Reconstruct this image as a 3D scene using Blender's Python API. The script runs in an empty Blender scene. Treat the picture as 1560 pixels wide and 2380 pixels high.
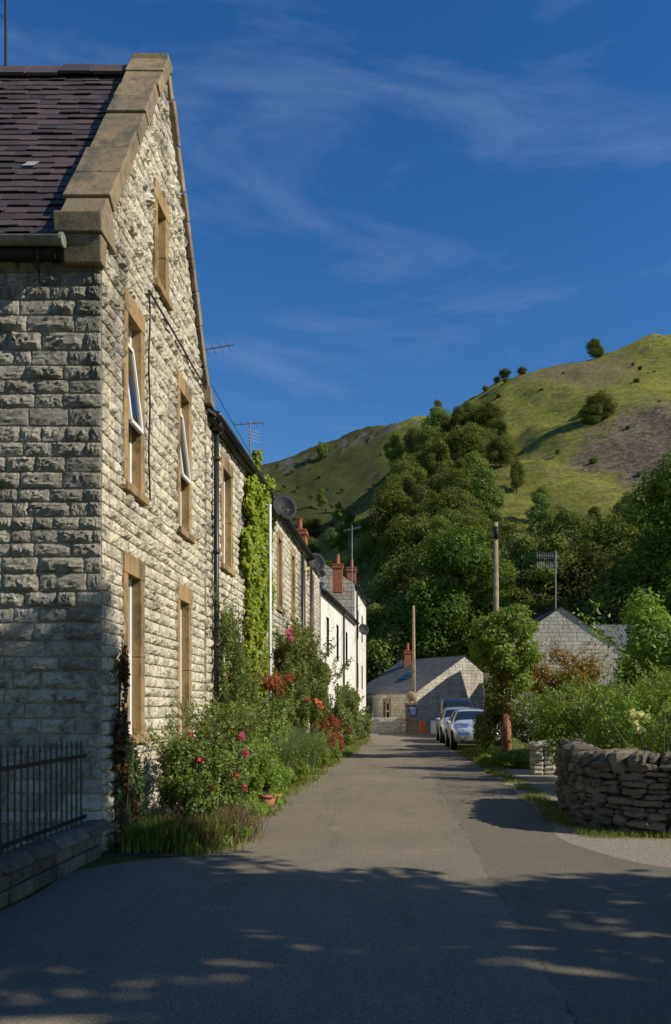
import bpy, math, random
import numpy as np
from mathutils import Vector, Matrix, noise as mnoise
rng=np.random.default_rng(7); random.seed(7)
scene=bpy.context.scene
COL=scene.collection
PI=math.pi

# ------------------------------------------------------------------ helpers
def link(ob,parent=None):
    COL.objects.link(ob)
    if parent is not None: ob.parent=parent
    return ob
def empty(name,parent=None):
    e=bpy.data.objects.new(name,None); e.empty_display_size=.2
    return link(e,parent)
def np_meshdata(name,V,F,rnd=None,mats=(),smooth=False):
    V=np.asarray(V,dtype=np.float32); F=np.asarray(F,dtype=np.int32)
    me=bpy.data.meshes.new(name); n,k=F.shape
    me.vertices.add(len(V)); me.vertices.foreach_set('co',V.ravel())
    me.loops.add(n*k); me.loops.foreach_set('vertex_index',F.ravel())
    me.polygons.add(n)
    me.polygons.foreach_set('loop_start',np.arange(0,n*k,k,dtype=np.int32))
    me.polygons.foreach_set('loop_total',np.full(n,k,dtype=np.int32))
    me.polygons.foreach_set('use_smooth',np.full(n,smooth,dtype=bool))
    if rnd is not None:
        a=me.attributes.new('rnd','FLOAT','FACE'); a.data.foreach_set('value',np.asarray(rnd,dtype=np.float32))
    for m in mats: me.materials.append(m)
    me.update(calc_edges=True)
    return me
def np_obj(name,V,F,mat,parent=None,rnd=None,smooth=False):
    return link(bpy.data.objects.new(name,np_meshdata(name,V,F,rnd,[mat],smooth)),parent)

class MB:
    def __init__(s): s.v=[];s.f=[];s.m=[];s.r=[]
    def add(s,vs,fs,m=0,r=None):
        b=len(s.v); s.v+= [tuple(v) for v in vs]
        if r is None: r=random.random()
        for f in fs: s.f.append(tuple(b+i for i in f)); s.m.append(m); s.r.append(r)
    def hexa(s,p,m=0,r=None):
        s.add(p,[(0,3,2,1),(4,5,6,7),(0,1,5,4),(1,2,6,5),(2,3,7,6),(3,0,4,7)],m,r)
    def box(s,c,d,m=0,M=None,r=None):
        x,y,z=[q/2 for q in d]
        p=[Vector((sx*x,sy*y,sz*z)) for sz in(-1,1) for sx,sy in((-1,-1),(1,-1),(1,1),(-1,1))]
        if M is not None: p=[M@q for q in p]
        s.hexa([q+Vector(c) for q in p],m,r)
    def cyl(s,p0,p1,r0,r1=None,n=8,m=0,caps=True,r=None):
        if r1 is None:r1=r0
        p0=Vector(p0);p1=Vector(p1);d=(p1-p0)
        if d.length<1e-6:return
        d.normalize(); a=d.orthogonal().normalized(); b=d.cross(a)
        vs=[];
        for p,rr in((p0,r0),(p1,r1)):
            for i in range(n):
                t=2*PI*i/n; vs.append(p+a*rr*math.cos(t)+b*rr*math.sin(t))
        fs=[(i,(i+1)%n,n+(i+1)%n,n+i) for i in range(n)]
        if caps: fs+= [tuple(range(n-1,-1,-1)),tuple(range(n,2*n))]
        s.add(vs,fs,m,r)
    def path(s,pts,r,n=6,m=0,r1=None):
        k=len(pts)-1
        for i in range(k):
            a=r if r1 is None else r+(r1-r)*i/k
            b=r if r1 is None else r+(r1-r)*(i+1)/k
            s.cyl(pts[i],pts[i+1],a,b,n,m)
    def sphere(s,c,rad,m=0,nu=14,nv=8,sc=(1,1,1)):
        vs=[];fs=[]
        for j in range(nv+1):
            ph=PI*j/nv
            for i in range(nu):
                t=2*PI*i/nu
                vs.append((c[0]+rad*sc[0]*math.sin(ph)*math.cos(t),c[1]+rad*sc[1]*math.sin(ph)*math.sin(t),c[2]+rad*sc[2]*math.cos(ph)))
        for j in range(nv):
            for i in range(nu):
                fs.append((j*nu+i,(j+1)*nu+i,(j+1)*nu+(i+1)%nu,j*nu+(i+1)%nu))
        s.add(vs,fs,m)
    def obj(s,name,mats,parent=None,smooth=False,bevel=0):
        me=bpy.data.meshes.new(name); me.from_pydata(s.v,[],s.f)
        for m in mats: me.materials.append(m)
        me.polygons.foreach_set('material_index',s.m)
        me.polygons.foreach_set('use_smooth',[smooth]*len(s.f))
        a=me.attributes.new('rnd','FLOAT','FACE'); a.data.foreach_set('value',s.r)
        me.update()
        ob=link(bpy.data.objects.new(name,me),parent)
        if bevel:
            b=ob.modifiers.new('b','BEVEL'); b.width=bevel; b.segments=2; b.limit_method='ANGLE'
        return ob

# ------------------------------------------------------------------ materials
def newmat(name):
    m=bpy.data.materials.new(name); m.use_nodes=True
    nt=m.node_tree; nt.nodes.clear()
    o=nt.nodes.new('ShaderNodeOutputMaterial'); b=nt.nodes.new('ShaderNodeBsdfPrincipled')
    nt.links.new(b.outputs[0],o.inputs[0])
    return m,nt,b,o
def N(nt,t,**kw):
    n=nt.nodes.new(t)
    for k,v in kw.items(): setattr(n,k,v)
    return n
def mixc(nt,f,a,b,bt='MIX'):
    n=N(nt,'ShaderNodeMix',data_type='RGBA',blend_type=bt)
    for i,x in((0,f),(6,a),(7,b)):
        if isinstance(x,bpy.types.NodeSocket): nt.links.new(x,n.inputs[i])
        elif i==0: n.inputs[0].default_value=x
        else: n.inputs[i].default_value=(*x[:3],1)
    return n.outputs[2]
def ramp(nt,fac,p0,p1):
    n=N(nt,'ShaderNodeMapRange'); n.inputs[1].default_value=p0; n.inputs[2].default_value=p1
    nt.links.new(fac,n.inputs[0]); return n.outputs[0]
def noise(nt,scale,detail=5,rough=.6,sc=None,dist=0):
    tc=N(nt,'ShaderNodeTexCoord'); mp=N(nt,'ShaderNodeMapping')
    nt.links.new(tc.outputs['Object'],mp.inputs[0])
    if sc: mp.inputs['Scale'].default_value=sc
    n=N(nt,'ShaderNodeTexNoise'); n.inputs['Scale'].default_value=scale; n.inputs['Detail'].default_value=detail
    n.inputs['Roughness'].default_value=rough; n.inputs['Distortion'].default_value=dist
    nt.links.new(mp.outputs[0],n.inputs['Vector']); return n.outputs[0]
def bump(nt,b,h,strength,dist=.02):
    n=N(nt,'ShaderNodeBump'); n.inputs['Strength'].default_value=strength; n.inputs['Distance'].default_value=dist
    nt.links.new(h,n.inputs['Height']); nt.links.new(n.outputs[0],b.inputs['Normal'])
def attr(nt):
    a=N(nt,'ShaderNodeAttribute'); a.attribute_name='rnd'; return a.outputs['Fac']
def mat_simple(name,c,rough=.6,metal=0,c2=None,scale=8,bmp=0,spec=.5):
    m,nt,b,o=newmat(name)
    b.inputs['Roughness'].default_value=rough; b.inputs['Metallic'].default_value=metal
    b.inputs['Specular IOR Level'].default_value=spec
    if c2 is None: c2=tuple(x*.75 for x in c)
    nz=noise(nt,scale)
    col=mixc(nt,ramp(nt,nz,.35,.65),c,c2); nt.links.new(col,b.inputs['Base Color'])
    if bmp: bump(nt,b,noise(nt,scale*4,6,.7),bmp)
    return m
def mat_stone(name,light,mid,dark,stain=.5,sscale=.9,fine=.65,hi=.25,bp=.6):
    m,nt,b,o=newmat(name); b.inputs['Roughness'].default_value=.9; b.inputs['Specular IOR Level'].default_value=.15
    a=attr(nt)
    c=mixc(nt,a,light,mid)
    s1=noise(nt,sscale,6,.65,sc=(1,1,.5))
    c=mixc(nt,ramp(nt,s1,.48,.64),c,mixc(nt,stain,c,dark))
    s2=noise(nt,7,7,.75)
    c=mixc(nt,ramp(nt,s2,.49,.66),c,mixc(nt,fine,c,dark))
    s3=noise(nt,40,4,.7)
    c=mixc(nt,ramp(nt,s3,.3,.62),mixc(nt,hi,c,(.70,.65,.52)),c)
    nt.links.new(c,b.inputs['Base Color'])
    bump(nt,b,noise(nt,50,6,.8),bp,.018)
    return m
def mat_leaf(name,d,l,tr=.3,var=.25,k=1.0,diffuse=False):
    d=tuple(x*k for x in d); l=tuple(x*k for x in l)
    m,nt,b,o=newmat(name)
    if diffuse:
        nt.nodes.remove(b); b=nt.nodes.new('ShaderNodeBsdfDiffuse'); bc='Color'
    else:
        b.inputs['Roughness'].default_value=.5; b.inputs['Specular IOR Level'].default_value=.3; bc='Base Color'
    c=mixc(nt,attr(nt),d,l)
    oi=N(nt,'ShaderNodeObjectInfo')
    hs=N(nt,'ShaderNodeHueSaturation'); 
    mr=N(nt,'ShaderNodeMapRange'); mr.inputs[3].default_value=1-var; mr.inputs[4].default_value=1+var
    nt.links.new(oi.outputs['Random'],mr.inputs[0]); nt.links.new(mr.outputs[0],hs.inputs['Value'])
    mr2=N(nt,'ShaderNodeMapRange'); mr2.inputs[3].default_value=.5-var*.10; mr2.inputs[4].default_value=.5+var*.04
    nt.links.new(oi.outputs['Random'],mr2.inputs[0]); nt.links.new(mr2.outputs[0],hs.inputs['Hue'])
    nt.links.new(c,hs.inputs['Color'])
    nt.links.new(hs.outputs[0],b.inputs[bc])
    t=N(nt,'ShaderNodeBsdfTranslucent'); mx=N(nt,'ShaderNodeMixShader'); mx.inputs[0].default_value=tr
    tc=mixc(nt,.5,hs.outputs[0],(l[0]*1.5,l[1]*1.4,l[2]*.7))
    nt.links.new(tc,t.inputs[0]); nt.links.new(b.outputs[0],mx.inputs[1]); nt.links.new(t.outputs[0],mx.inputs[2])
    nt.links.new(mx.outputs[0],o.inputs[0]); return m

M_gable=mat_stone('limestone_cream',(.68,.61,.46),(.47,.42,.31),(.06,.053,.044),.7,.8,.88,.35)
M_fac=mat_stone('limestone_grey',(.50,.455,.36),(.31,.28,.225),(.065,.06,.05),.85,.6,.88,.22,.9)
M_mortar=mat_simple('lime_mortar',(.34,.30,.22),.95,c2=(.17,.15,.11),scale=5,bmp=.4)
M_mortarf=mat_simple('lime_mortar_pale',(.38,.34,.26),.95,c2=(.21,.19,.15),scale=5,bmp=.4)
M_sand=mat_stone('sandstone_dressing',(.42,.28,.12),(.32,.21,.09),(.06,.05,.035),.75,2.2,.6,.1)
M_cope=mat_stone('sandstone_coping',(.33,.23,.12),(.22,.16,.09),(.06,.055,.042),.8,2.5,.75,.2)
M_rubble=mat_stone('drystone',(.20,.16,.11),(.10,.08,.055),(.03,.027,.02),.7,2,.7,.15)
M_farstone=mat_stone('rubble_pale',(.60,.55,.45),(.42,.38,.31),(.15,.135,.11),.35,1,.5,.2)
def mat_slate(name,c1,c2,c3):
    m,nt,b,o=newmat(name); b.inputs['Roughness'].default_value=.62
    c=mixc(nt,attr(nt),c1,c2); c=mixc(nt,ramp(nt,noise(nt,2.5,6,.7),.5,.75),c,c3)
    c=mixc(nt,ramp(nt,noise(nt,14,6,.8),.6,.75),c,(.15,.12,.105))
    nt.links.new(c,b.inputs['Base Color']); bump(nt,b,noise(nt,40,4),.3,.01); return m
M_slate=mat_slate('purple_slate',(.110,.074,.066),(.048,.035,.034),(.045,.040,.031))
M_slate2=mat_slate('grey_slate',(.12,.12,.115),(.08,.08,.075),(.14,.14,.115))
M_white=mat_simple('white_paint',(.80,.78,.72),.5,c2=(.7,.68,.62),scale=3)
M_render=mat_simple('cream_render',(.80,.77,.68),.9,c2=(.62,.58,.48),scale=1.5,bmp=.2)
M_black=mat_simple('black_iron',(.018,.018,.02),.45)
M_darkwood=mat_simple('dark_soffit',(.03,.025,.02),.8)
M_gut=mat_simple('grey_gutter',(.26,.28,.21),.5,c2=(.13,.15,.10))
M_brick=mat_simple('red_brick',(.42,.13,.06),.9,c2=(.26,.08,.04),scale=12,bmp=.5)
M_wood=mat_simple('pole_wood',(.36,.27,.16),.9,c2=(.19,.14,.09),scale=5,bmp=.4)
M_bark=mat_simple('bark',(.09,.065,.045),.95,c2=(.045,.035,.025),scale=6,bmp=.8)
M_redbark=mat_simple('red_ivy_bark',(.36,.15,.06),.95,c2=(.14,.09,.04),scale=9,bmp=.8)
M_twig=mat_simple('dry_twig',(.16,.11,.065),.9,c2=(.09,.06,.035))
M_metal=mat_simple('galvanised',(.35,.35,.36),.4,.6)
M_dish=mat_simple('dish_grey',(.028,.028,.03),.6,spec=.2)
M_terra=mat_simple('terracotta',(.42,.17,.08),.85)
M_pale=mat_simple('pale_slate',(.42,.41,.38),.7)
def glassm():
    m,nt,b,o=newmat('window_glass'); b.inputs['Base Color'].default_value=(.012,.014,.016,1); b.inputs['Roughness'].default_value=.06
    nz=noise(nt,2.,2); bump(nt,b,nz,.05,.02); return m
M_glass=glassm()
M_soil=mat_simple('soil',(.07,.05,.032),.95,c2=(.035,.026,.018),scale=6,bmp=.8)
L_rose=mat_leaf('rose_leaves',(.03,.052,.012),(.12,.155,.028),k=1.7)
L_dark=mat_leaf('dark_leaves',(.018,.038,.014),(.06,.10,.028),k=1.5)
L_ivy=mat_leaf('virginia_creeper_leaves',(.08,.13,.010),(.22,.29,.020),.4,k=1.8)
L_bright=mat_leaf('bright_leaves',(.055,.10,.015),(.16,.225,.03),.4,k=1.6)
L_wood=mat_leaf('woodland_leaves',(.030,.046,.013),(.100,.118,.028),.25,.45,k=2.0,diffuse=True)
L_shade=mat_leaf('ash_leaves',(.022,.040,.014),(.07,.10,.03),.08,.2,diffuse=True)
L_beech=mat_leaf('beech_leaves',(.020,.043,.010),(.09,.135,.024),.25,.15,k=1.8,diffuse=True)
L_yel=mat_leaf('golden_leaves',(.13,.11,.015),(.32,.24,.03),.35,k=1.3)
L_red=mat_leaf('red_leaves',(.13,.03,.012),(.28,.09,.03),.3,k=1.2)
L_vine=mat_leaf('withered_vine_leaves',(.05,.035,.015),(.15,.08,.03),.2)
L_grass=mat_leaf('grass_blades',(.07,.11,.018),(.24,.28,.055),.35,k=1.3)
L_gsil=mat_leaf('silver_grass_blades',(.09,.13,.05),(.22,.29,.12),.35,k=1.2)
L_dry=mat_leaf('dry_stalks',(.13,.09,.05),(.30,.22,.12),.2)
F_red=mat_leaf('red_petals',(.45,.012,.03),(.65,.03,.06),.2,.1)
F_pink=mat_leaf('pink_petals',(.6,.05,.16),(.75,.18,.28),.3,.1)
F_or=mat_leaf('orange_petals',(.7,.16,.06),(.8,.32,.18),.3,.1)
F_yel=mat_leaf('cream_petals',(.8,.75,.2),(.8,.8,.5),.3,.1)
F_pur=mat_leaf('purple_petals',(.12,.04,.25),(.2,.08,.35),.3,.1)

# ------------------------------------------------------------------ foliage
def unit(v): return v/np.maximum(np.linalg.norm(v,axis=-1,keepdims=True),1e-6)
def leaf_geo(C,Nn,size,aspect=.55):
    n=len(C); a=unit(np.cross(Nn,rng.normal(size=(n,3)))); b=np.cross(unit(Nn),a)
    s=(size*rng.uniform(.6,1.25,n))[:,None]
    V=np.stack([C-a*s,C+b*s*aspect,C+a*s,C-b*s*aspect],1).reshape(-1,3)
    return V,np.arange(4*n).reshape(n,4)
def blob_pts(blobs,n,inner=.55):
    B=np.array(blobs,dtype=float); w=(B[:,3]*B[:,4]+B[:,4]*B[:,5]+B[:,3]*B[:,5]); w/=w.sum()
    idx=rng.choice(len(B),n,p=w); d=unit(rng.normal(size=(n,3)))
    r=rng.uniform(inner,1.0,n)**.7; r*=1+.18*rng.normal(size=n)*(rng.random(n)<.3)
    C=B[idx,:3]+d*B[idx,3:6]*r[:,None]
    Nn=unit(d*1.0+rng.normal(size=(n,3))*.55+np.array([0,0,.35]))
    cl=rng.random(len(B))
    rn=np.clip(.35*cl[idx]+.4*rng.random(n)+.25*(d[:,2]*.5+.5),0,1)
    return C,Nn,rn
def sub_blobs(blobs,k,f=(.3,.5)):
    out=[]
    for (x,y,z,a,b,c) in blobs:
        for i in range(k):
            d=unit(rng.normal(size=3)); q=rng.uniform(.35,.95); s=rng.uniform(*f)
            out.append((x+d[0]*a*q,y+d[1]*b*q,max(.05,z+d[2]*c*q),a*s,b*s,c*s))
    return out
def stems(mb,blobs,base_z=0,n=3,r=.012,m=0):
    for (x,y,z,a,b,c) in blobs:
        for i in range(n):
            p0=Vector((x+random.uniform(-.3,.3)*a,y+random.uniform(-.3,.3)*b,base_z))
            p2=Vector((x+random.uniform(-.8,.8)*a,y+random.uniform(-.8,.8)*b,z+random.uniform(.2,1.0)*c))
            p1=(p0+p2)/2+Vector((random.uniform(-.1,.1),random.uniform(-.1,.1),.1))
            mb.path([p0,p1,p2],r,5,m,r1=r*.4)
def shrub(name,blobs,n,leaf,mat,k=9,aspect=.55,flowers=None,stem=True,inner=.4,f=(.3,.5),sprays=0):
    e=empty(name)
    sb=sub_blobs(blobs,k,f)
    C,Nn,rn=blob_pts(sb,n,inner)
    mb=MB()
    if sprays:
        Cs=[];
        for i in range(sprays):
            x,y,z,a,b,c=random.choice(blobs); t=random.uniform(0,6.28); q=Vector((x+.5*a*math.cos(t),y+.5*b*math.sin(t),z+.3*c))
            dv=Vector((math.cos(t)*a*.9,math.sin(t)*b*.9,c*random.uniform(.5,1.1))); 
            pts=[q+dv*s_-Vector((0,0,.25*c*s_*s_)) for s_ in (0,.35,.7,1.0)]
            mb.path(pts,.005,4,0,r1=.002)
            for s_ in np.linspace(.2,1,14):
                p=q+dv*s_-Vector((0,0,.25*c*s_*s_)); 
                for _ in range(2): Cs.append([p.x+random.gauss(0,leaf*.9),p.y+random.gauss(0,leaf*.9),p.z+random.gauss(0,leaf*.9)])
        Cs=np.array(Cs); C=np.concatenate([C,Cs]); Nn=np.concatenate([Nn,unit(rng.normal(size=Cs.shape)+np.array([0,0,.6]))]); rn=np.concatenate([rn,rng.uniform(.4,1,len(Cs))])
    C[:,2]=np.maximum(C[:,2],.03)
    V,F=leaf_geo(C,Nn,leaf,aspect); np_obj('foliage',V,F,mat,e,rn)
    if stem:
        stems(mb,blobs); mb.obj('stems',[M_twig],e)
    if flowers:
        for fm,nf,fs,pts in flowers:
            if pts is None:
                c,_n,_=blob_pts(sb,nf,.95); c[:,2]=np.maximum(c[:,2],.1)
            else: c=np.array(pts,dtype=float); nf=len(c)
            P=np.repeat(c,14,0); off=unit(rng.normal(size=P.shape)); P=P+off*fs*.55
            V,F=leaf_geo(P,off+rng.normal(size=P.shape)*.3,fs*.6,.9); np_obj('blooms',V,F,fm,e,rng.random(len(F)))
    return e
def blades(name,centers,n,h,w,mat,spread=.15,lean=.4,parent=None):
    C=np.array(centers,dtype=float); idx=rng.integers(0,len(C),n)
    P=C[idx]+np.concatenate([rng.normal(size=(n,2))*spread,np.zeros((n,1))],1)
    a=rng.uniform(0,2*PI,n); d=np.stack([np.cos(a),np.sin(a),np.zeros(n)],1); sd=np.stack([-np.sin(a),np.cos(a),np.zeros(n)],1)
    hh=h*rng.uniform(.4,1.15,n)[:,None]; ln=lean*rng.uniform(.2,1.4,n)[:,None]; up=np.array([0,0,1.])
    v0=P-sd*w;v1=P+sd*w; m=P+up*hh*.6+d*hh*ln*.3; v2=m+sd*w*.8; v3=m-sd*w*.8
    t=P+up*hh*(1-.25*ln)+d*hh*ln; v4=t+sd*w*.15; v5=t-sd*w*.15
    V=np.stack([v0,v1,v2,v3,v4,v5],1).reshape(-1,3); b=np.arange(n)*6
    F=np.concatenate([np.stack([b,b+1,b+2,b+3],1),np.stack([b+3,b+2,b+4,b+5],1)])
    r=rng.random(n); return np_obj(name,V,F,mat,parent,np.concatenate([r,r]))

def crown_mesh(name,H,R,z0,K,n,leaf,mat,cone=0,br=(.24,.42)):
    blobs=[];cz=(H+z0)/2; hz=(H-z0)/2
    for i in range(K):
        d=unit(rng.normal(size=3)); q=rng.uniform(.45,.85)
        s=R*rng.uniform(*br); zz=cz+d[2]*hz*q
        sh=1-cone*((zz-z0)/(H-z0))
        blobs.append((d[0]*R*q*sh,d[1]*R*q*sh,zz,s*(.5+.5*sh),s*(.5+.5*sh),s*.75))
    C,Nn,rn=blob_pts(blobs,n,.5); V,F=leaf_geo(C,Nn,leaf,.6)
    return np_meshdata(name,V,F,rn,[mat]),blobs
def trunk_obj(H,r,blobs,mat,parent,name='trunk',m=8):
    mb=MB(); pts=[Vector((0,0,-.3)),Vector((.04*H*random.uniform(-.5,.5),.02*H,H*.35)),Vector((0,.02*H,H*.8))]
    mb.path(pts,r,10,0,r1=r*.25)
    for b in random.sample(blobs,min(m,len(blobs))):
        z=max(H*.2,b[2]*random.uniform(.45,.7)); mb.path([Vector((0,.01*H,z)),Vector((b[0]*.5,b[1]*.5,(z+b[2])/2+.1)),Vector(b[:3])],r*.4,6,0,r1=r*.08)
    return mb.obj(name,[mat],parent,True)
# ------------------------------------------------------------------ terrain
HRX=[-400,-150,-60,-25,-4.8,8,19.6,34.5,56,77,120,220,600]; HRZ=[10,16,26,42,64,76,85.5,93,99,103,108,116,120]
HLX=[-700,-300,-53.6,-27.7,-7,12,40,300]; HLZ=[60,85,98,106,113,119,121,121]
def hgt(x,y):
    x=np.asarray(x,float);y=np.asarray(y,float)
    tR=np.clip((y-62)/158,0,1); R=np.interp(x,HRX,HRZ)*(tR**1.12)*np.where(y>220,1-.0012*(y-220),1)
    tL=np.clip((y-110)/210,0,1); L=np.interp(x,HLX,HLZ)*(tL**1.2)*np.where(y>320,1-.0006*(y-320),1)
    h=np.maximum(R,L); k=np.clip((y-62)/40,0,1)
    h=h+k*(1.0*np.sin(x*.11+y*.05)+.9*np.sin(x*.05-y*.13+1)+.5*np.sin(x*.31+y*.17))*np.clip(h/30,0,1)
    return np.maximum(h,0)
def build_terrain():
    xs=np.concatenate([np.linspace(-900,-130,12),np.arange(-120,150,1.5),np.linspace(160,1000,14)])
    ys=np.concatenate([np.linspace(-900,40,12),np.arange(50,340,1.5),np.linspace(350,1500,18)])
    X,Y=np.meshgrid(xs,ys); Z=hgt(X,Y)
    Zn=np.array([mnoise.fractal(Vector((x*.05,y*.05,0)),1,2,5) for x,y in zip(X.ravel(),Y.ravel())]).reshape(X.shape)
    Zr=np.array([mnoise.fractal(Vector((x*.3,y*.3,5)),.7,2,4) for x,y in zip(X.ravel(),Y.ravel())]).reshape(X.shape)
    Z=Z+(Zn*1.9+Zr*.6)*np.clip(Z/20,0,1)
    crag=np.clip(1-np.abs(Y-306)/9,0,1)*np.clip((20-X)/10,0,1); Z=Z+crag*(1.0+3.5*np.abs(Zr)+2*np.abs(Zn))
    V=np.stack([X,Y,Z],-1).reshape(-1,3); nx=len(xs);ny=len(ys)
    i=(np.arange(ny-1)[:,None]*nx+np.arange(nx-1)[None]).ravel()
    F=np.stack([i,i+1,i+nx+1,i+nx],1)
    m,nt,b,o=newmat('hill_grass'); b.inputs['Roughness'].default_value=.95; b.inputs['Specular IOR Level'].default_value=.1
    n1=noise(nt,.04,6,.65); n2=noise(nt,.25,7,.75,sc=(1,1,2.5)); n3=noise(nt,1.2,6,.8)
    c=mixc(nt,ramp(nt,n1,.4,.62),(.44,.42,.078),(.31,.32,.06))
    c=mixc(nt,ramp(nt,n2,.47,.65),c,(.19,.205,.045))
    c=mixc(nt,ramp(nt,n3,.42,.68),c,(.12,.135,.033))
    c=mixc(nt,ramp(nt,noise(nt,.10,7,.8,sc=(1.4,1,2)),.54,.68),c,mixc(nt,.6,c,(.25,.18,.08)))
    geo=N(nt,'ShaderNodeNewGeometry'); sx=N(nt,'ShaderNodeSeparateXYZ'); nt.links.new(geo.outputs['Position'],sx.inputs[0])
    tm=N(nt,'ShaderNodeMath',operation='MULTIPLY_ADD'); nt.links.new(noise(nt,.15,5,.6),tm.inputs[0]); tm.inputs[1].default_value=9; nt.links.new(sx.outputs[2],tm.inputs[2])
    sn=N(nt,'ShaderNodeMath',operation='SINE'); mu_=N(nt,'ShaderNodeMath',operation='MULTIPLY'); mu_.inputs[1].default_value=3.2; nt.links.new(tm.outputs[0],mu_.inputs[0]); nt.links.new(mu_.outputs[0],sn.inputs[0])
    tf=N(nt,'ShaderNodeMath',operation='MULTIPLY'); nt.links.new(ramp(nt,sn.outputs[0],.2,1),tf.inputs[0]); nt.links.new(ramp(nt,n1,.40,.58),tf.inputs[1])
    tg=N(nt,'ShaderNodeMath',operation='MULTIPLY'); nt.links.new(tf.outputs[0],tg.inputs[0]); tg.inputs[1].default_value=.7
    c=mixc(nt,tg.outputs[0],c,(.12,.12,.04))
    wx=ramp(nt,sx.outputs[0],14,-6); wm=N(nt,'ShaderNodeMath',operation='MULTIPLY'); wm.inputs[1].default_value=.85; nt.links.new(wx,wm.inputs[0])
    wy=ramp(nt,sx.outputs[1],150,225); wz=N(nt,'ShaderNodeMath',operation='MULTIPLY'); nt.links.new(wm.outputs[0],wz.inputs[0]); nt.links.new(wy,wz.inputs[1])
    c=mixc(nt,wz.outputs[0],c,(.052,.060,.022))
    def patch(px,py,r,colr,c):
        vs=N(nt,'ShaderNodeVectorMath',operation='SUBTRACT'); nt.links.new(geo.outputs['Position'],vs.inputs[0]); vs.inputs[1].default_value=(px,py,0)
        ml=N(nt,'ShaderNodeVectorMath',operation='MULTIPLY'); nt.links.new(vs.outputs[0],ml.inputs[0]); ml.inputs[1].default_value=(1,1,0)
        ln=N(nt,'ShaderNodeVectorMath',operation='LENGTH'); nt.links.new(ml.outputs[0],ln.inputs[0])
        ad=N(nt,'ShaderNodeMath',operation='MULTIPLY_ADD'); nt.links.new(noise(nt,.12,8,.85),ad.inputs[0]); ad.inputs[1].default_value=r*4; nt.links.new(ln.outputs['Value'],ad.inputs[2])
        return mixc(nt,ramp(nt,ad.outputs[0],r*3.15,r*2.7),c,colr)
    br=mixc(nt,ramp(nt,noise(nt,.9,8,.9),.44,.55),(.34,.26,.20),(.09,.075,.04))
    c=patch(56,146,21,br,c); c=patch(50,207,14,mixc(nt,.6,br,(.26,.22,.08)),c)
    nz_=N(nt,'ShaderNodeSeparateXYZ'); nt.links.new(geo.outputs['True Normal'],nz_.inputs[0])
    c=mixc(nt,ramp(nt,nz_.outputs[2],.66,.5),c,(.13,.125,.11))
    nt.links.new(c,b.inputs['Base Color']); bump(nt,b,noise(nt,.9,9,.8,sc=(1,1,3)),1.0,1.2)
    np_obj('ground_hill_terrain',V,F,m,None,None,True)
build_terrain()

def sheet(name,pts,z,mat,sub=None):
    mb=MB(); mb.add([(x,y,z) for x,y in pts],[tuple(range(len(pts)))]); return mb.obj(name,[mat])
m,nt,b,o=newmat('asphalt'); b.inputs['Roughness'].default_value=.9; b.inputs['Specular IOR Level'].default_value=.15
c=mixc(nt,ramp(nt,noise(nt,.5,5,.6),.35,.65),(.34,.28,.195),(.255,.212,.15))
c=mixc(nt,ramp(nt,noise(nt,90,3,.6),.38,.62),c,(.12,.105,.08))
c=mixc(nt,ramp(nt,noise(nt,210,2,.6),.58,.68),c,(.52,.45,.34))
c=mixc(nt,ramp(nt,noise(nt,1.6,6,.75,sc=(1,.15,1)),.52,.68),c,mixc(nt,.45,c,(.10,.09,.07)))
c=mixc(nt,ramp(nt,noise(nt,.9,7,.8),.56,.7),c,mixc(nt,.5,c,(.42,.34,.235)))
geo=N(nt,'ShaderNodeNewGeometry'); sx=N(nt,'ShaderNodeSeparateXYZ'); nt.links.new(geo.outputs['Position'],sx.inputs[0])
wob=N(nt,'ShaderNodeMath',operation='MULTIPLY_ADD'); nt.links.new(noise(nt,1.5,9,.8),wob.inputs[0]); wob.inputs[1].default_value=.35; nt.links.new(sx.outputs[0],wob.inputs[2])
strip=ramp(nt,wob.outputs[0],1.06,1.14)
mm=N(nt,'ShaderNodeMath',operation='MULTIPLY'); nt.links.new(strip,mm.inputs[0]); mm.inputs[1].default_value=.34
c=mixc(nt,mm.outputs[0],c,(.11,.095,.075))
ab=N(nt,'ShaderNodeMath',operation='COMPARE'); nt.links.new(wob.outputs[0],ab.inputs[0]); ab.inputs[1].default_value=1.10; ab.inputs[2].default_value=.014
am=N(nt,'ShaderNodeMath',operation='MULTIPLY'); nt.links.new(ab.outputs[0],am.inputs[0]); nt.links.new(ramp(nt,noise(nt,3,4,.7),.42,.75),am.inputs[1])
c=mixc(nt,am.outputs[0],c,(.06,.055,.045))
nt.links.new(c,b.inputs['Base Color']); bump(nt,b,noise(nt,130,4,.7),.9,.010)
M_asph=m
def jit(pts,step=.35,a=.06):
    out=[]
    for i in range(len(pts)-1):
        p=Vector(pts[i]);q=Vector(pts[i+1]);k=max(1,int((q-p).length/step))
        for j in range(k):
            w=p.lerp(q,j/k); out.append((w.x+random.uniform(-a,a),w.y+random.uniform(-a,a)))
    out.append(pts[-1]); return out
left=[(-3.05,-14),(-3.05,7.6),(-2.7,8.1),(-1.95,8.6),(-1.95,14),(-1.7,19.5),(-1.3,29),(-1.0,39),(-1.6,50),(-7,62)]
right=[(9,60),(5,50),(2.6,43),(2.15,38),(2.15,30),(2.2,24),(2.35,20),(2.3,15),(2.15,10.6),(2.0,9.6),(2.25,8.7),(2.9,7.4),(3.6,6.3),(6,5.4),(9,-14)]
sheet('road',jit(left)+jit(right),.008,M_asph)
M_gravel=mat_simple('gravel',(.50,.43,.33),.95,c2=(.20,.175,.135),scale=38,bmp=1)
sheet('gravel_forecourt',[(1.5,5),(12,4.5),(12,8.9),(3.4,9.6),(2.2,10.9),(1.7,9)],.004,M_gravel)
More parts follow.
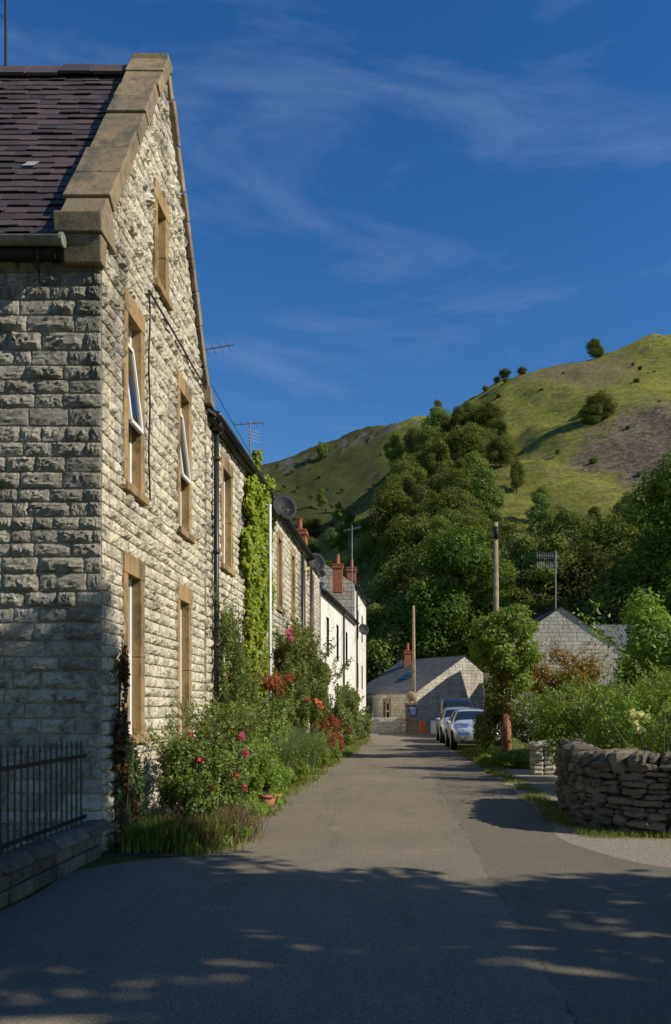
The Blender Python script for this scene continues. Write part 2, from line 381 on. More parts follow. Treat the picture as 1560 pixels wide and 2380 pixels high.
sheet('gravel_drive',[(2.1,12.2),(9,12.2),(9,20),(2.2,20)],.004,M_gravel)
sheet('flower_bed_soil',[(-3.3,8.4),(-1.8,8.4),(-1.8,14),(-1.5,19.5),(-.85,39),(-2.6,39),(-3.3,20)],.004,M_soil)

# ------------------------------------------------------------------ walls
def facade(parent,P0,P1,topf,openings,cuts=(),stone=None,wallmat=None,course=.17,res=(8,5),amp=.035,sl=(.2,.42),clamp=None,z0=0,trimmat=None,sur=.14,edge=.018):
    P0=Vector((P0[0],P0[1]));P1=Vector((P1[0],P1[1])); L=(P1-P0).length; d=(P1-P0)/L; n=Vector((d.y,-d.x))
    def W(u,w,z): q=P0+d*u+n*w; return (q.x,q.y,z)
    ztop=max(topf(u) for u in [0.001,L-.001]+list(cuts))
    zs=[z0]
    while zs[-1]<ztop-.001:
        zs.append(zs[-1]+course*random.uniform(.80,1.18))
    zs[-1]=ztop; zs=np.array(zs)
    snap=lambda q: float(zs[np.argmin(np.abs(zs-q))])
    ops=[(a,b_,snap(c0),snap(c1)) if stone else (a,b_,c0,c1) for (a,b_,c0,c1) in openings]
    wm=wallmat or M_mortar
    back=-edge*.75 if stone else 0
    inn=[(a+sur,b_-sur,c0+.1,c1-.24) for a,b_,c0,c1 in ops] if sur else ops
    cs=sorted(set([0,L]+list(cuts)+[q for o_ in inn for q in o_[:2]]))
    mb=MB()
    for a,b_ in zip(cs[:-1],cs[1:]):
        mid=(a+b_)/2; hs=sorted([(o_[2],o_[3]) for o_ in inn if o_[0]<mid<o_[1]])
        z=z0
        for h0,h1 in hs:
            mb.add([W(a,back,z),W(b_,back,z),W(b_,back,h0),W(a,back,h0)],[(0,1,2,3)]); z=h1
        mb.add([W(a,back,z),W(b_,back,z),W(b_,back,topf(b_-1e-4)),W(a,back,topf(a+1e-4))],[(0,1,2,3)])
    mb.obj('wall_face',[wm],parent)
    def wbox(mb,u0,u1,w0,w1,a,b_,m=0):
        mb.hexa([W(u0,w0,a),W(u1,w0,a),W(u1,w1,a),W(u0,w1,a),W(u0,w0,b_),W(u1,w0,b_),W(u1,w1,b_),W(u0,w1,b_)],m)
    tb=MB(); fb=MB(); gb=MB()
    for (a,b_,c0,c1),(ia,ib,i0,i1) in zip(ops,inn):
        if sur:
            wbox(tb,a,b_,-.25,.035,i1,c1); wbox(tb,a-.03,b_+.03,-.25,.08,c0,i0)
            hm=i0+(i1-i0)*.5
            for (q0,q1) in ((a,ia),(ib,b_)):
                wbox(tb,q0,q1,-.25,.030,i0,hm-.003); wbox(tb,q0,q1,-.25,.028,hm+.003,i1)
        fw=.065
        wbox(fb,ia,ib,-.17,-.09,i1-fw,i1); wbox(fb,ia,ib,-.17,-.09,i0,i0+fw)
        wbox(fb,ia,ia+fw,-.17,-.092,i0+fw,i1-fw); wbox(fb,ib-fw,ib,-.17,-.092,i0+fw,i1-fw)
        hm=i0+(i1-i0)*.5; wbox(fb,ia+fw,ib-fw,-.16,-.094,hm-.03,hm+.03)
        wbox(gb,ia,ib,-.20,-.15,i0,i1)
    tb.obj('stone_dressings',[trimmat or M_sand],parent,bevel=.008)
    fb.obj('window_frames',[M_white],parent); gb.obj('window_glass',[M_glass],parent)
    if stone:
        Vs=[];Fs=[];Rs=[];base=0
        nu,nz=res
        s_in=np.linspace(0,1,nu-1); t_in=np.linspace(0,1,nz-1)
        for z,z1 in zip(zs[:-1],zs[1:]):
            u=-random.uniform(0,.3); segs=[]; tall=(z1-z)/course
            while u<L:
                ln=random.uniform(*sl)*(.8 if random.random()<.25 else 1.05)*tall; a=max(u,0); b_=min(u+ln,L); u+=ln
                if L-b_<.08: b_=L; u=L+1
                if b_-a<.06: continue
                segs.append((a,b_))
            zc=(z+z1)/2
            for h in [(o_[0],o_[1]) for o_ in ops if o_[2]<zc<o_[3]]:
                ns=[]
                for a,b_ in segs:
                    if b_<=h[0] or a>=h[1]: ns.append((a,b_))
                    else:
                        if h[0]-a>.03: ns.append((a,h[0]))
                        if b_-h[1]>.03: ns.append((h[1],b_))
                segs=ns
            for a,b_ in segs:
                if clamp:
                    lo,hi=clamp(z); 
                    if b_<lo+.03 or a>hi-.03: continue
                g=.003+.004*random.random(); i=.009
                U=np.concatenate([[a+g],a+g+i+(b_-a-2*g-2*i)*s_in,[b_-g]]); Z=np.concatenate([[z+g],z+g+i+(z1-z-2*g-2*i)*t_in,[z1-g]])
                S=np.concatenate([[0],.04+.92*s_in,[1]]); T=np.concatenate([[0],.08+.84*t_in,[1]])
                pk=rng.uniform(.25,.75); pt=rng.uniform(.35,.8)
                fs=np.where(S<pk,S/pk,(1-S)/(1-pk)); ft=np.where(T<pt,T/pt,(1-T)/(1-pt))
                sh=np.minimum(np.clip(fs*rng.uniform(1.4,3),0,1)[:,None],np.clip(ft*rng.uniform(1.1,2.2),0,1)[None])
                A=amp*rng.uniform(.3,1.35)
                fr=np.clip(1-.9*np.abs(S[:,None]*rng.normal()*1.2+T[None]*rng.normal()*1.0+rng.normal()*.5),.25,1)
                w=.002+A*sh*(.45+.55*fr)*(1+.22*rng.normal(size=sh.shape))+amp*.22*(rng.random(sh.shape)-.5)
                w[0,:]=w[-1,:]=-edge; w[:,0]=w[:,-1]=-edge
                UU,ZZ=np.meshgrid(U,Z,indexing='ij')
                ji=rng.normal(size=UU.shape)*.005; ji[0,:]=ji[-1,:]=0; UU=UU+ji
                jz=rng.normal(size=UU.shape)*.004; jz[:,0]=jz[:,-1]=0; ZZ=ZZ+jz+(S[:,None]-.5)*rng.normal()*.004
                if clamp:
                    tb_=np.array([clamp(q) for q in Z]); UU=np.clip(UU,tb_[:,0][None],tb_[:,1][None])
                X=P0.x+d.x*UU+n.x*w; Y=P0.y+d.y*UU+n.y*w
                Vs.append(np.stack([X,Y,ZZ],-1).reshape(-1,3))
                ni,nj=UU.shape; ii=(np.arange(ni-1)[:,None]*nj+np.arange(nj-1)[None]).ravel()
                Fs.append(np.stack([ii,ii+nj,ii+nj+1,ii+1],1)+base); base+=ni*nj
                Rs.append(np.full(len(ii),rng.random()))
        np_obj('rock_faced_stones',np.concatenate(Vs),np.concatenate(Fs),stone,parent,np.concatenate(Rs))
    return W,wbox

# --- near house with gable to the lane
GX=-3.13; Y0=8.6; Y1=13.3; YM=10.95; EV=6.62; AP=10.3
house=empty('stone_house')
def gtop(u):
    return EV+(AP-EV)*(1-abs(u-2.35)/2.35)
def gclamp(z):
    if z<=EV: return (0,4.7)
    t=min(1,(z-EV)/(AP-EV)); return (2.35*t,4.7-2.35*t)
gops=[(.66,1.42,4.08,6.43),(2.98,3.76,4.1,6.46),(.66,1.42,1.1,3.38),(2.98,3.76,1.05,3.4),(1.85,2.5,7.15,8.52)]
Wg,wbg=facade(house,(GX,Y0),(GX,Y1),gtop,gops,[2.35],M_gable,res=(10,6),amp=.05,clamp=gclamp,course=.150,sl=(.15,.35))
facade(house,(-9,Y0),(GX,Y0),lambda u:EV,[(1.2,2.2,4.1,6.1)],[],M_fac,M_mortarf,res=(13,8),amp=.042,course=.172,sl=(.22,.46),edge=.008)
cb=MB(); cg=MB()
for (a,b_,c0,c1) in gops[:2]:
    u0=a+.17; u1=b_-.17; zt=c1-.45; zb=zt-1.0
    p=[Wg(u0,-.08,zt),Wg(u1,-.08,zt),Wg(u1,.04,zb),Wg(u0,.04,zb)]
    P=[Vector(q) for q in p]
    for i in range(4): cb.cyl(P[i],P[(i+1)%4],.032,.032,4)
    cg.add([q for q in P],[(0,1,2,3)])
cb.obj('open_casement_frames',[M_white],house); cg.obj('open_casement_glass',[M_glass],house)
sl=MB()
def slope(mb,x0,x1,ye,ze,yr,zr,rows,wid,m=0,th=.014):
    e=Vector((0,yr-ye,zr-ze)); L=e.length; e/=L; nn=Vector((0,-e.z,e.y))
    if nn.z<0: nn=-nn
    h=L/rows
    for r in range(rows):
        x=x0-(wid/2 if r%2 else 0)
        while x<x1:
            ww=wid*random.uniform(.85,1.15)
            a=max(x,x0);b_=min(x+ww,x1)
            if b_-a>.02:
                lift=th*random.uniform(.8,2.4); jd=random.uniform(-.012,.012)
                s0=r*h+jd; s1=(r+1)*h+.03
                q=[Vector((xx,ye,ze))+e*s+nn*t for (xx,s,t) in ((a+.003,s0,lift),(b_-.003,s0+random.uniform(-.006,.006),lift*random.uniform(.8,1.2)),(b_-.003,s1,.004),(a+.003,s1,.004))]
                q2=[p-nn*.012 for p in q]
                mb.hexa(q2+q,m)
            x+=ww
slope(sl,-9,-3.5,8.42,6.50,YM,10.30,30,.24)
sl.obj('roof_slates',[M_slate],house)
rb=MB()
rb.add([(-9,8.44,6.50),(-3.4,8.44,6.50),(-3.4,YM,10.25),(-9,YM,10.25)],[(0,1,2,3)])
rb.add([(-9,13.5,6.50),(-3.15,13.5,6.50),(-3.15,YM,10.25),(-9,YM,10.25)],[(0,3,2,1)])
rb.obj('roof_deck',[M_slate],house)
mb=MB(); mb.add([(-4.33,9.33,7.93),(-4.19,9.33,7.93),(-4.14,9.38,8.01),(-4.28,9.38,8.01)],[(0,1,2,3)]); mb.obj('replaced_slate',[M_pale],house)
rt=MB(); x=-9
while x<-3.55:
    a=random.uniform(-.02,.015)
    for s in(-1,1):
        rt.hexa([Vector((x,YM,10.36+a)),Vector((x+.43,YM,10.36+a)),Vector((x+.43,YM+s*.16,10.15+a)),Vector((x,YM+s*.16,10.15+a)),
             Vector((x,YM,10.41+a)),Vector((x+.43,YM,10.41+a)),Vector((x+.43,YM+s*.19,10.17+a)),Vector((x,YM+s*.19,10.17+a))])
    x+=.45
rt.obj('ridge_tiles',[M_slate],house)
cp=MB()
for side in(-1,1):
    ye=YM+side*2.47; ze=6.72; yr=YM; zr=10.38
    e=Vector((0,yr-ye,zr-ze)); L=e.length; e/=L; nn=Vector((0,side*e.z,abs(e.y)))
    k=9; cuts_=[0]
    for i in range(k): cuts_.append(cuts_[-1]+random.uniform(.7,1.3))
    cuts_=[q/cuts_[-1]*L for q in cuts_]
    for i in range(k):
        s0=cuts_[i]+.006; s1=cuts_[i+1]-.006; off=random.uniform(0,.03)
        a=Vector((0,ye,ze))+e*s0; b_=Vector((0,ye,ze))+e*s1
        x0=-3.53+random.uniform(-.03,.02);x1=-3.055+random.uniform(-.01,.02)
        q=[]
        for t in(-.06,.09+off):
            for (xx,p) in((x0,a),(x1,a),(x1,b_),(x0,b_)): q.append(Vector((xx,0,0))+p+nn*(t+random.uniform(-.006,.006)))
        cp.hexa(q)
cp.hexa([Vector(v) for v in ((-3.56,8.40,6.60),(-3.05,8.40,6.60),(-3.05,8.85,6.60),(-3.56,8.85,6.60),(-3.56,8.36,6.80),(-3.05,8.36,6.80),(-3.05,8.72,6.96),(-3.56,8.72,6.96))])
cp.box((-3.29,YM,10.42),(.5,.22,.14))
cp.obj('coping_stones',[M_cope],house,bevel=.014)
mb=MB(); mb.hexa([Vector(v) for v in ((-3.5,8.50,6.32),(-3.09,8.50,6.32),(-3.09,8.62,6.32),(-3.5,8.62,6.32),(-3.5,8.42,6.60),(-3.07,8.42,6.60),(-3.07,8.62,6.60),(-3.5,8.62,6.60))]); mb.obj('corbel',[M_cope],house,bevel=.02)
vb=MB(); vb.hexa([Vector(v) for v in ((-3.12,13.2,6.62),(-3.0,13.2,6.62),(-3.0,13.55,6.62),(-3.12,13.55,6.62),(-3.12,13.2,6.9),(-3.0,13.2,6.9),(-3.0,13.5,6.75),(-3.12,13.5,6.75))])
vb.obj('kneeler',[M_cope],house)
gt=MB()
for i in range(8):
    a0=PI+PI*i/8;a1=PI+PI*(i+1)/8; r=.065
    p=[(x_,8.36+r*math.cos(t),6.50+r*math.sin(t)) for x_ in(-9,-3.45) for t in(a0,a1)]
    gt.add(p,[(0,1,3,2)])
gt.cyl((-3.47,8.36,6.49),(-3.44,8.36,6.49),.075,.075,12)
gt.cyl((-4.3,8.36,6.49),(-4.22,8.36,6.49),.078,.078,12)
gt.cyl((-9,8.295,6.50),(-3.45,8.295,6.50),.012,.012,6)
gt.obj('gutter',[M_gut],house)
sf=MB(); sf.box((-6.28,8.50,6.40),(5.4,.18,.06)); sf.path([Vector((-3.72,8.37,6.43)),Vector((-3.72,8.37,6.30)),Vector((-3.78,8.58,6.15))],.012); sf.obj('soffit_and_bracket',[M_darkwood],house)
sb=MB(); sb.box((-6.1,13.2,3.3),(5.8,.1,6.6)); sb.box((-8.95,10.95,3.3),(.1,4.6,6.6)); sb.obj('rear_walls',[M_mortar],house)
sb=MB(); sb.box((-6.1,10.95,3.28),(5.5,4.1,6.3)); sb.obj('interior_block',[M_darkwood],house)
mb=MB(); mb.cyl((-5.30,YM,10.2),(-5.30,YM,13.2),.022,.018,8); mb.path([Vector((-5.3,YM,12.2)),Vector((-5.5,YM,11.6)),Vector((-5.45,YM,11.2)),Vector((-5.3,YM,11.0))],.006,4); mb.obj('roof_mast',[M_black],house)
mb=MB()
pts=[Wg(1.47,.06,6.85)]
for i in range(12): pts.append(Wg(1.5+.03*math.sin(i*1.3),.06,6.8-i*.235))
mb.path([Vector(p) for p in pts],.012,5)
mb.path([Vector(Wg(1.47,.06,6.85)),Vector(Wg(2.6,.06,6.86)),Vector(Wg(3.8,.06,6.84)),Vector(Wg(4.68,.06,6.86))],.014,5)
mb.obj('wall_cable',[M_black],house)
mb=MB(); mb.cyl((-3.4,13.9,6.7),(-3.4,13.9,7.9),.015); mb.cyl((-3.6,13.9,7.75),(-2.75,13.9,7.9),.012)
for i in range(6): mb.cyl((-3.5+i*.13,13.65,7.77+i*.022),(-3.5+i*.13,14.15,7.77+i*.022),.006)
mb.obj('tv_aerial',[M_metal])

# --- terrace
TP0=Vector((-3.10,13.32)); TP1=Vector((-2.68,29.5)); TD=(TP1-TP0).normalized()
def terrace(name,a,b_,eave,ops,res,depth=6,pitch=36,stone=M_gable,wallm=None,p0=TP0,dr=TD,amp=.045,trim=None,sur=.14,roofm=M_slate2,over=.16,gutm=None):
    e=empty(name); A=p0+dr*a; B=p0+dr*b_
    W,wb=facade(e,A,B,lambda u:eave,ops,[],stone,wallm,res=res,amp=amp,course=.155,sl=(.18,.42),trimmat=trim,sur=sur)
    L=b_-a; rise=math.tan(math.radians(pitch))*depth/2
    def hx(u0,u1,w0,w1,z0,z1,m,mb): 
        mb.hexa([W(u0,w0,z0),W(u1,w0,z0),W(u1,w1,z0),W(u0,w1,z0),W(u0,w0,z1),W(u1,w0,z1),W(u1,w1,z1),W(u0,w1,z1)],m)
    r=MB(); o=over
    dz=math.tan(math.radians(pitch))*o
    rows=int(depth/2/math.cos(math.radians(pitch))/.22); 
    for i in range(rows):
        t0=i/rows; t1=(i+1)/rows+.01
        w0=o-(depth/2+o)*t0; w1=o-(depth/2+o)*t1; z_0=eave-dz+(rise+dz)*t0+.03; z_1=eave-dz+(rise+dz)*t1+.015
        n_=max(1,int(L/.45)); 
        for j in range(n_):
            u0=L*j/n_;u1=L*(j+1)/n_-.006; q=random.uniform(0,.008)
            r.add([W(u0,w0,z_0+q),W(u1,w0,z_0+q),W(u1,w1,z_1),W(u0,w1,z_1)],[(0,1,2,3)])
    r.hexa([W(0,o,eave-dz-.06),W(L,o,eave-dz-.06),W(L,-depth/2,eave+rise-.06),W(0,-depth/2,eave+rise-.06),W(0,o,eave-dz),W(L,o,eave-dz),W(L,-depth/2,eave+rise),W(0,-depth/2,eave+rise)])
    r.hexa([W(0,-depth-o,eave-dz-.06),W(L,-depth-o,eave-dz-.06),W(L,-depth/2,eave+rise-.06),W(0,-depth/2,eave+rise-.06),W(0,-depth-o,eave-dz),W(L,-depth-o,eave-dz),W(L,-depth/2,eave+rise+.01),W(0,-depth/2,eave+rise+.01)])
    r.obj('slate_roof',[roofm],e)
    s=MB()
    for u in(0.001,L-.001):
        s.add([W(u,-.02,0),W(u,-depth,0),W(u,-depth,eave),W(u,-depth/2,eave+rise-.07),W(u,-.02,eave)],[(0,1,2,3,4)])
    s.add([W(0,-depth,0),W(L,-depth,0),W(L,-depth,eave),W(0,-depth,eave)],[(0,1,2,3)])
    s.obj('side_and_rear_walls',[wallm or M_farstone],e)
    g=MB(); g.cyl(W(0.02,o+.03,eave-dz-.02),W(L-.02,o+.03,eave-dz-.02),.06,.06,10)
    hx(0.02,L-.02,.02,o-.01,eave-.24,eave-.14,0,g)
    g.obj('gutter_and_fascia',[gutm or M_black],e,True)
    ib=MB(); hx(.25,L-.25,-depth+.3,-.35,.1,eave-.1,0,ib); ib.obj('interior_block',[M_darkwood],e)
    return e,W,hx
t1,W1,hx1=terrace('terraced_house',0.02,5.2,6.62,[(.95,1.85,4.1,6.15),(.95,1.85,1.1,3.2),(3.2,4.1,1.1,3.2)],(8,5))
t2,W2,hx2=terrace('terraced_house',5.22,16.2,6.6,[(1.7,2.5,4.05,6.1),(4.0,4.8,4.05,6.1),(6.3,7.1,4.05,6.1),(8.5,9.3,4.05,6.1),(1.7,2.5,1.1,3.1),(4,4.8,1.1,3.1),(8.5,9.3,1.1,3.1)],(6,4))
mb=MB(); mb.cyl(W1(.32,.09,.2),W1(.32,.09,6.35),.045,.045,10)
for z in(1,2.6,4.2,5.8): mb.cyl(W1(.32,.09,z),W1(.32,.09,z+.07),.06,.06,10)
mb.box(W1(.32,.1,6.42),(.2,.2,.24)); mb.obj('downpipe',[M_black],t1,True)
mb=MB(); mb.cyl(W2(5.9,.09,.2),W2(5.9,.09,6.3),.05,.05,8); mb.cyl(W2(8.0,.09,.2),W2(8.0,.09,6.3),.045,.045,8); mb.obj('downpipes',[M_black],t2,True)
mb=MB(); mb.cyl((-2.62,17.2,0),(-2.62,17.2,5.95),.036,.030,10); mb.cyl((-2.62,17.2,5.9),(-2.95,17.6,6.1),.02,.02,8); mb.obj('white_pole',[M_white],None,True)
def chimney(x,y,zt,zb,pots,w=.55,dep=.8,name='brick_chimney',parent=None):
    c=MB(); c.box((x,y,(zt+zb)/2),(w,dep,zt-zb)); c.box((x,y,zt-.12),(w+.1,dep+.1,.1)); c.box((x,y,zt+.02),(w+.06,dep+.06,.06))
    for i in range(pots):
        yy=y+(i-(pots-1)/2)*.32; c.cyl((x,yy,zt+.04),(x,yy,zt+.5),.11,.09,10)
        c.cyl((x,yy,zt+.5),(x,yy,zt+.54),.115,.115,10)
    return c.obj(name,[M_brick],parent)
chimney(-3.75,32.6,8.7,6.5,1,parent=t2)
def dish(x,y,z,r,aim):
    e=empty('satellite_dish'); a=Vector(aim).normalized(); q=a.to_track_quat('Z','Y').to_matrix()
    V=[];F=[];nr,nt_=5,20
    for i in range(nr+1):
        rr=r*i/nr
        for j in range(nt_):
            t=2*PI*j/nt_; p=q@Vector((rr*math.cos(t),rr*1.1*math.sin(t),.35*(rr*rr)/r-.0)); V.append(p+Vector((x,y,z)))
    for i in range(nr):
        for j in range(nt_): F.append((i*nt_+j,i*nt_+(j+1)%nt_,(i+1)*nt_+(j+1)%nt_,(i+1)*nt_+j))
    m=MB(); m.add(V,F); ob=m.obj('reflector',[M_dish],e,True); so=ob.modifiers.new('s','SOLIDIFY'); so.thickness=.012
    m=MB(); c=Vector((x,y,z)); lnb=c+a*r*1.15-Vector((0,0,r*.7)); m.cyl(c+q@Vector((0,-r,.1)),lnb,.012); m.cyl(lnb,lnb+ (c-lnb).normalized()*.1,.03,.03,8)
    m.cyl(c-a*.02,c+Vector((-.35,0,-.12)),.022); m.obj('arm_and_bracket',[M_metal],e)
dish(-2.50,18.4,6.15,.29,(.45,-.85,.3)); dish(-2.50,26.2,6.28,.30,(.45,-.85,.3))
dish(-1.55,43.2,5.7,.3,(.5,-.85,.3))
# --- whitewashed cottages beyond
D2=Vector((.75,12.0)).normalized()
c1,W3,hx3=terrace('whitewashed_cottage',0,12.2,6.15,[(1.5,2.3,3.6,5.2),(4.6,5.4,3.6,5.2),(8,8.8,3.6,5.2),(4.6,5.4,1,2.6),(8,8.8,1,2.6)],(4,3),stone=None,wallm=M_render,p0=Vector((-2.72,30.6)),dr=D2,sur=0,depth=5.5)
c2,W4,hx4=terrace('white_gabled_house',0,8,8.2,[(1.5,2.4,5.4,7.0),(4.5,5.4,5.4,7.0),(1.5,2.4,2.6,4.0),(4.5,5.4,2.6,4.0)],(4,3),stone=None,wallm=M_render,p0=Vector((-1.98,43.0)),dr=Vector((.35,8)).normalized(),sur=0,depth=6,pitch=34)
def ggt(u): return 8.15+2.02*(1-abs(u-3)/3)
facade(c2,(-7.98,42.93),(-1.98,42.93),ggt,[],[3],M_farstone,res=(4,3),amp=.03,clamp=lambda z:(0,6) if z<8.15 else (3*(z-8.15)/2.02,6-3*(z-8.15)/2.02),course=.22,sl=(.25,.5))
chimney(-2.85,42.3,9.05,7.6,2,w=.5,dep=.5,parent=c2); chimney(-2.3,46,9.5,8.3,1,w=.5,dep=.6,parent=c2)
mb=MB(); mb.cyl(W4(.3,.1,.2),W4(.3,.1,8),.05,.05,8); mb.cyl(W3(6.5,.1,.2),W3(6.5,.1,6),.05,.05,8); mb.obj('downpipe',[M_black],c2)
mb=MB(); mb.cyl((-2.05,41.5,6),(-2.05,41.5,11.0),.025); mb.cyl((-2.5,41.5,10.7),(-1.6,41.5,10.9),.02)
for i in range(5): mb.cyl((-2.4+i*.18,41.2,10.72+i*.04),(-2.4+i*.18,41.8,10.72+i*.04),.012)
mb.obj('tv_aerial',[M_metal])
mb=MB(); mb.cyl((-2.95,16.6,6.6),(-2.95,16.6,7.55),.015); mb.cyl((-3.3,16.6,7.45),(-2.65,16.6,7.5),.01)
for i in range(5): mb.cyl((-3.25+i*.14,16.4,7.46),(-3.25+i*.14,16.8,7.5),.007); 
for i in range(4): mb.cyl((-2.95,16.45,7.1+i*.07),(-2.75,16.7,7.1+i*.07),.006)
mb.obj('tv_aerial',[M_metal])

# --- far low barn at lane end
def gabled(name,C,vec,width,eave,apex,wallm,roofm,over=.12,course=.2):
    e=empty(name); C=Vector(C); v=Vector(vec); p=Vector((-v.y,v.x)).normalized()
    if p.x<0: p=-p
    L=v.length; vd=v/L
    def P(a,w,z): q=C+vd*a+p*w; return (q.x,q.y,z)
    hw=width/2; rise=apex-eave
    gt_=lambda u: eave+rise*(1-abs(u-hw)/hw)
    A=C; B=C+p*width
    facade(e,A,B,gt_,[],[hw],wallm,M_mortarf,res=(4,3),amp=.03,clamp=lambda z:(0,width) if z<eave else (hw*(z-eave)/rise,width-hw*(z-eave)/rise),course=course,sl=(.2,.5))
    facade(e,C+v,C,lambda u:eave,[(1.2,2.0,.6,2.0),(3.2,4.0,.6,2.0)] if L>5 else [],[],wallm,M_mortarf,res=(4,3),amp=.03,course=course,sl=(.2,.5))
    r=MB(); n_=14; o=over
    for s in(0,1):
        for i in range(n_):
            t0=i/n_;t1=(i+1)/n_+.01
            w0=(-o+(hw+o)*t0); w1=(-o+(hw+o)*t1)
            z0=eave-.1+(rise+.1)*t0+.05; z1=eave-.1+(rise+.1)*t1+.03
            if s: w0=width-w0; w1=width-w1
            k=16
            for j in range(k):
                a0=-.12+(L+.24)*j/k; a1=-.12+(L+.24)*(j+1)/k-.01
                r.add([P(a0,w0,z0),P(a1,w0,z0),P(a1,w1,z1),P(a0,w1,z1)],[(0,1,2,3)])
    r.add([P(-.1,-o,eave-.08),P(L+.1,-o,eave-.08),P(L+.1,hw,apex+.0),P(-.1,hw,apex+.0)],[(0,1,2,3)])
    r.add([P(-.1,width+o,eave-.08),P(L+.1,width+o,eave-.08),P(L+.1,hw,apex+.0),P(-.1,hw,apex+.0)],[(0,1,2,3)])
    r.obj('slate_roof',[roofm],e)
    s=MB(); s.add([P(L,0,0),P(L,width,0),P(L,width,eave),P(L,hw,apex-.05),P(L,0,eave)],[(0,1,2,3,4)]); s.add([P(0,width,0),P(L,width,0),P(L,width,eave),P(0,width,eave)],[(0,1,2,3)]); s.obj('rear_walls',[M_farstone],e)
    return e,P
barn,PB=gabled('stone_barn',(1.5,48),(-3.9,5.4),7.8,2.45,4.75,M_farstone,M_slate2)
mb=MB(); mb.add([PB(2.6,1.2,3.29),PB(3.6,1.2,3.29),PB(3.6,2.0,3.77),PB(2.6,2.0,3.77)],[(0,1,2,3)]); mb.obj('rooflight',[M_glass],barn)
chimney(1.1,54,5.3,4.2,1,w=.45,dep=.45,parent=barn)
hs2,PC=gabled('stone_cottage',(6.0,40.6),(-.4,8.0),5.4,4.85,6.65,M_farstone,M_slate2)
mb=MB(); mb.box((15,47,5.0),(9,6,.1),M=Matrix.Rotation(math.radians(32),3,'X')); mb.box((15,47,2.3),(8.6,4,4.4),1); mb.obj('slate_roofed_outbuilding',[M_slate2,M_farstone])
mb=MB(); mb.cyl((8.5,41.2,4.5),(8.5,41.2,9.6),.03)
for z in(8.85,9.35): 
    mb.cyl((7.5,41.2,z),(8.65,41.2,z),.018)
for i in range(10): mb.cyl((7.55+i*.115,41.2,8.7),(7.55+i*.115,41.2,9.08),.010); mb.cyl((7.55+i*.115,41.2,9.18),(7.55+i*.115,41.2,9.52),.010)
mb.obj('tv_aerial',[M_metal])
# gate pillar, sign
gp=empty('gate_pillar')
mb=MB()
for i in range(7): mb.box((1.12+random.uniform(-.01,.01),45.0,.13+i*.235),(.66+random.uniform(-.03,.03),.66,.225))
mb.box((1.12,45,1.70),(.8,.8,.12)); mb.cyl((1.12,45,1.76),(1.12,45,1.86),.16,.12,12); mb.sphere((1.12,45,2.12),.29)
mb.obj('stonework',[M_cope],gp)
M_blue=mat_simple('sign_blue',(.02,.06,.35),.4,c2=(.02,.055,.3)); 
mb=MB(); mb.box((1.22,44.62,1.28),(.44,.03,.52)); mb.obj('sign_board',[M_blue],gp)
mb=MB()
for i in range(4): mb.box((1.22,44.60,1.46-i*.11),(.32-.05*(i%2),.012,.035))
mb.obj('sign_lines',[M_white],gp)
mb=MB(); mb.box((1.75,44.6,.35),(.35,.35,.6),M=Matrix.Rotation(.1,3,'Z')); mb.cyl((1.75,44.6,.0),(1.75,44.6,.06),.22,.2); mb.box((1.75,44.6,.68),(.4,.4,.08)); mb.obj('orange_litter_bin',[mat_simple('orange_plastic',(.7,.2,.02),.5)],bevel=.03)
mb=MB()
for s in(-1,1): mb.box((2.45,44.2+s*.15,.4),(.5,.03,.75),M=Matrix.Rotation(s*.28,3,'X'))
mb.obj('white_a_board',[M_white])
mb=MB(); 
for i in range(9):
    for j in range(5): mb.box((-1.2+j*.4+.2*(i%2),46.0,.06+i*.1),(.38,.3,.095))
mb.obj('low_stone_wall',[M_farstone],bevel=.02)
# poles
mb=MB(); mb.cyl((1.35,47,0),(1.30,47,7.5),.13,.08,10); mb.obj('telegraph_pole',[M_wood],None,True)
tp=empty('telegraph_pole'); mb=MB(); mb.cyl((3.98,30,0),(3.92,30,8.5),.14,.09,12); mb.obj('pole',[M_wood],tp,True)
mb=MB(); mb.cyl((3.92,29.84,7.85),(3.92,29.84,8.3),.10,.10,10); mb.cyl((3.92,30,8.2),(3.92,30,8.28),.13,.13,10); mb.obj('terminal_box',[M_dish],tp,True)
def wire(a,b_,sag=.4,r=.008):
    a=Vector(a);b_=Vector(b_);pts=[]
    for i in range(17):
        t=i/16; p=a.lerp(b_,t); p.z-=sag*4*t*(1-t); pts.append(p)
    return pts,r
mb=MB()
for a,b_,s,r in (((-3.0,13.3,6.95),(-2.6,29,7.4),.35,.006),((3.92,30,8.3),(-2.2,41,6.6),.4,.006),((3.92,30,8.3),(8.3,41,6.3),.3,.006)):
    pts,rr=wire(a,b_,s,r); mb.path(pts,rr,4)
mb.obj('overhead_cables',[M_black])

# ------------------------------------------------------------------ railings wall at left foreground
lw=empty('low_wall_with_railings'); mb=MB(); y=3.0
while y<8.35:
    l=random.uniform(.25,.5); 
    for z,h in((.0,.14),(.14,.13)): mb.box((-3.17+random.uniform(-.01,.01),min(y+l/2,8.35),z+h/2),(.26,l-.012,h-.01))
    y+=l
mb.obj('wall_stones',[M_rubble],lw,bevel=.02)
mb=MB(); y=3.0
while y<8.3:
    l=random.uniform(.5,.8); mb.hexa([Vector(v) for v in ((-3.34,y,.275),(-3.0,y,.275),(-3.0,y+l-.01,.275),(-3.34,y+l-.01,.275),(-3.27,y,.37),(-3.08,y,.37),(-3.08,y+l-.01,.37),(-3.27,y+l-.01,.37))]); y+=l
mb.obj('coping',[M_rubble],lw,bevel=.03)
mb=MB(); 
for i in range(44):
    y=3+i*.12; mb.cyl((-3.18,y,.35),(-3.18,y,1.18),.009,.009,6); mb.cyl((-3.18,y,1.18),(-3.18,y,1.26),.018,.002,6)
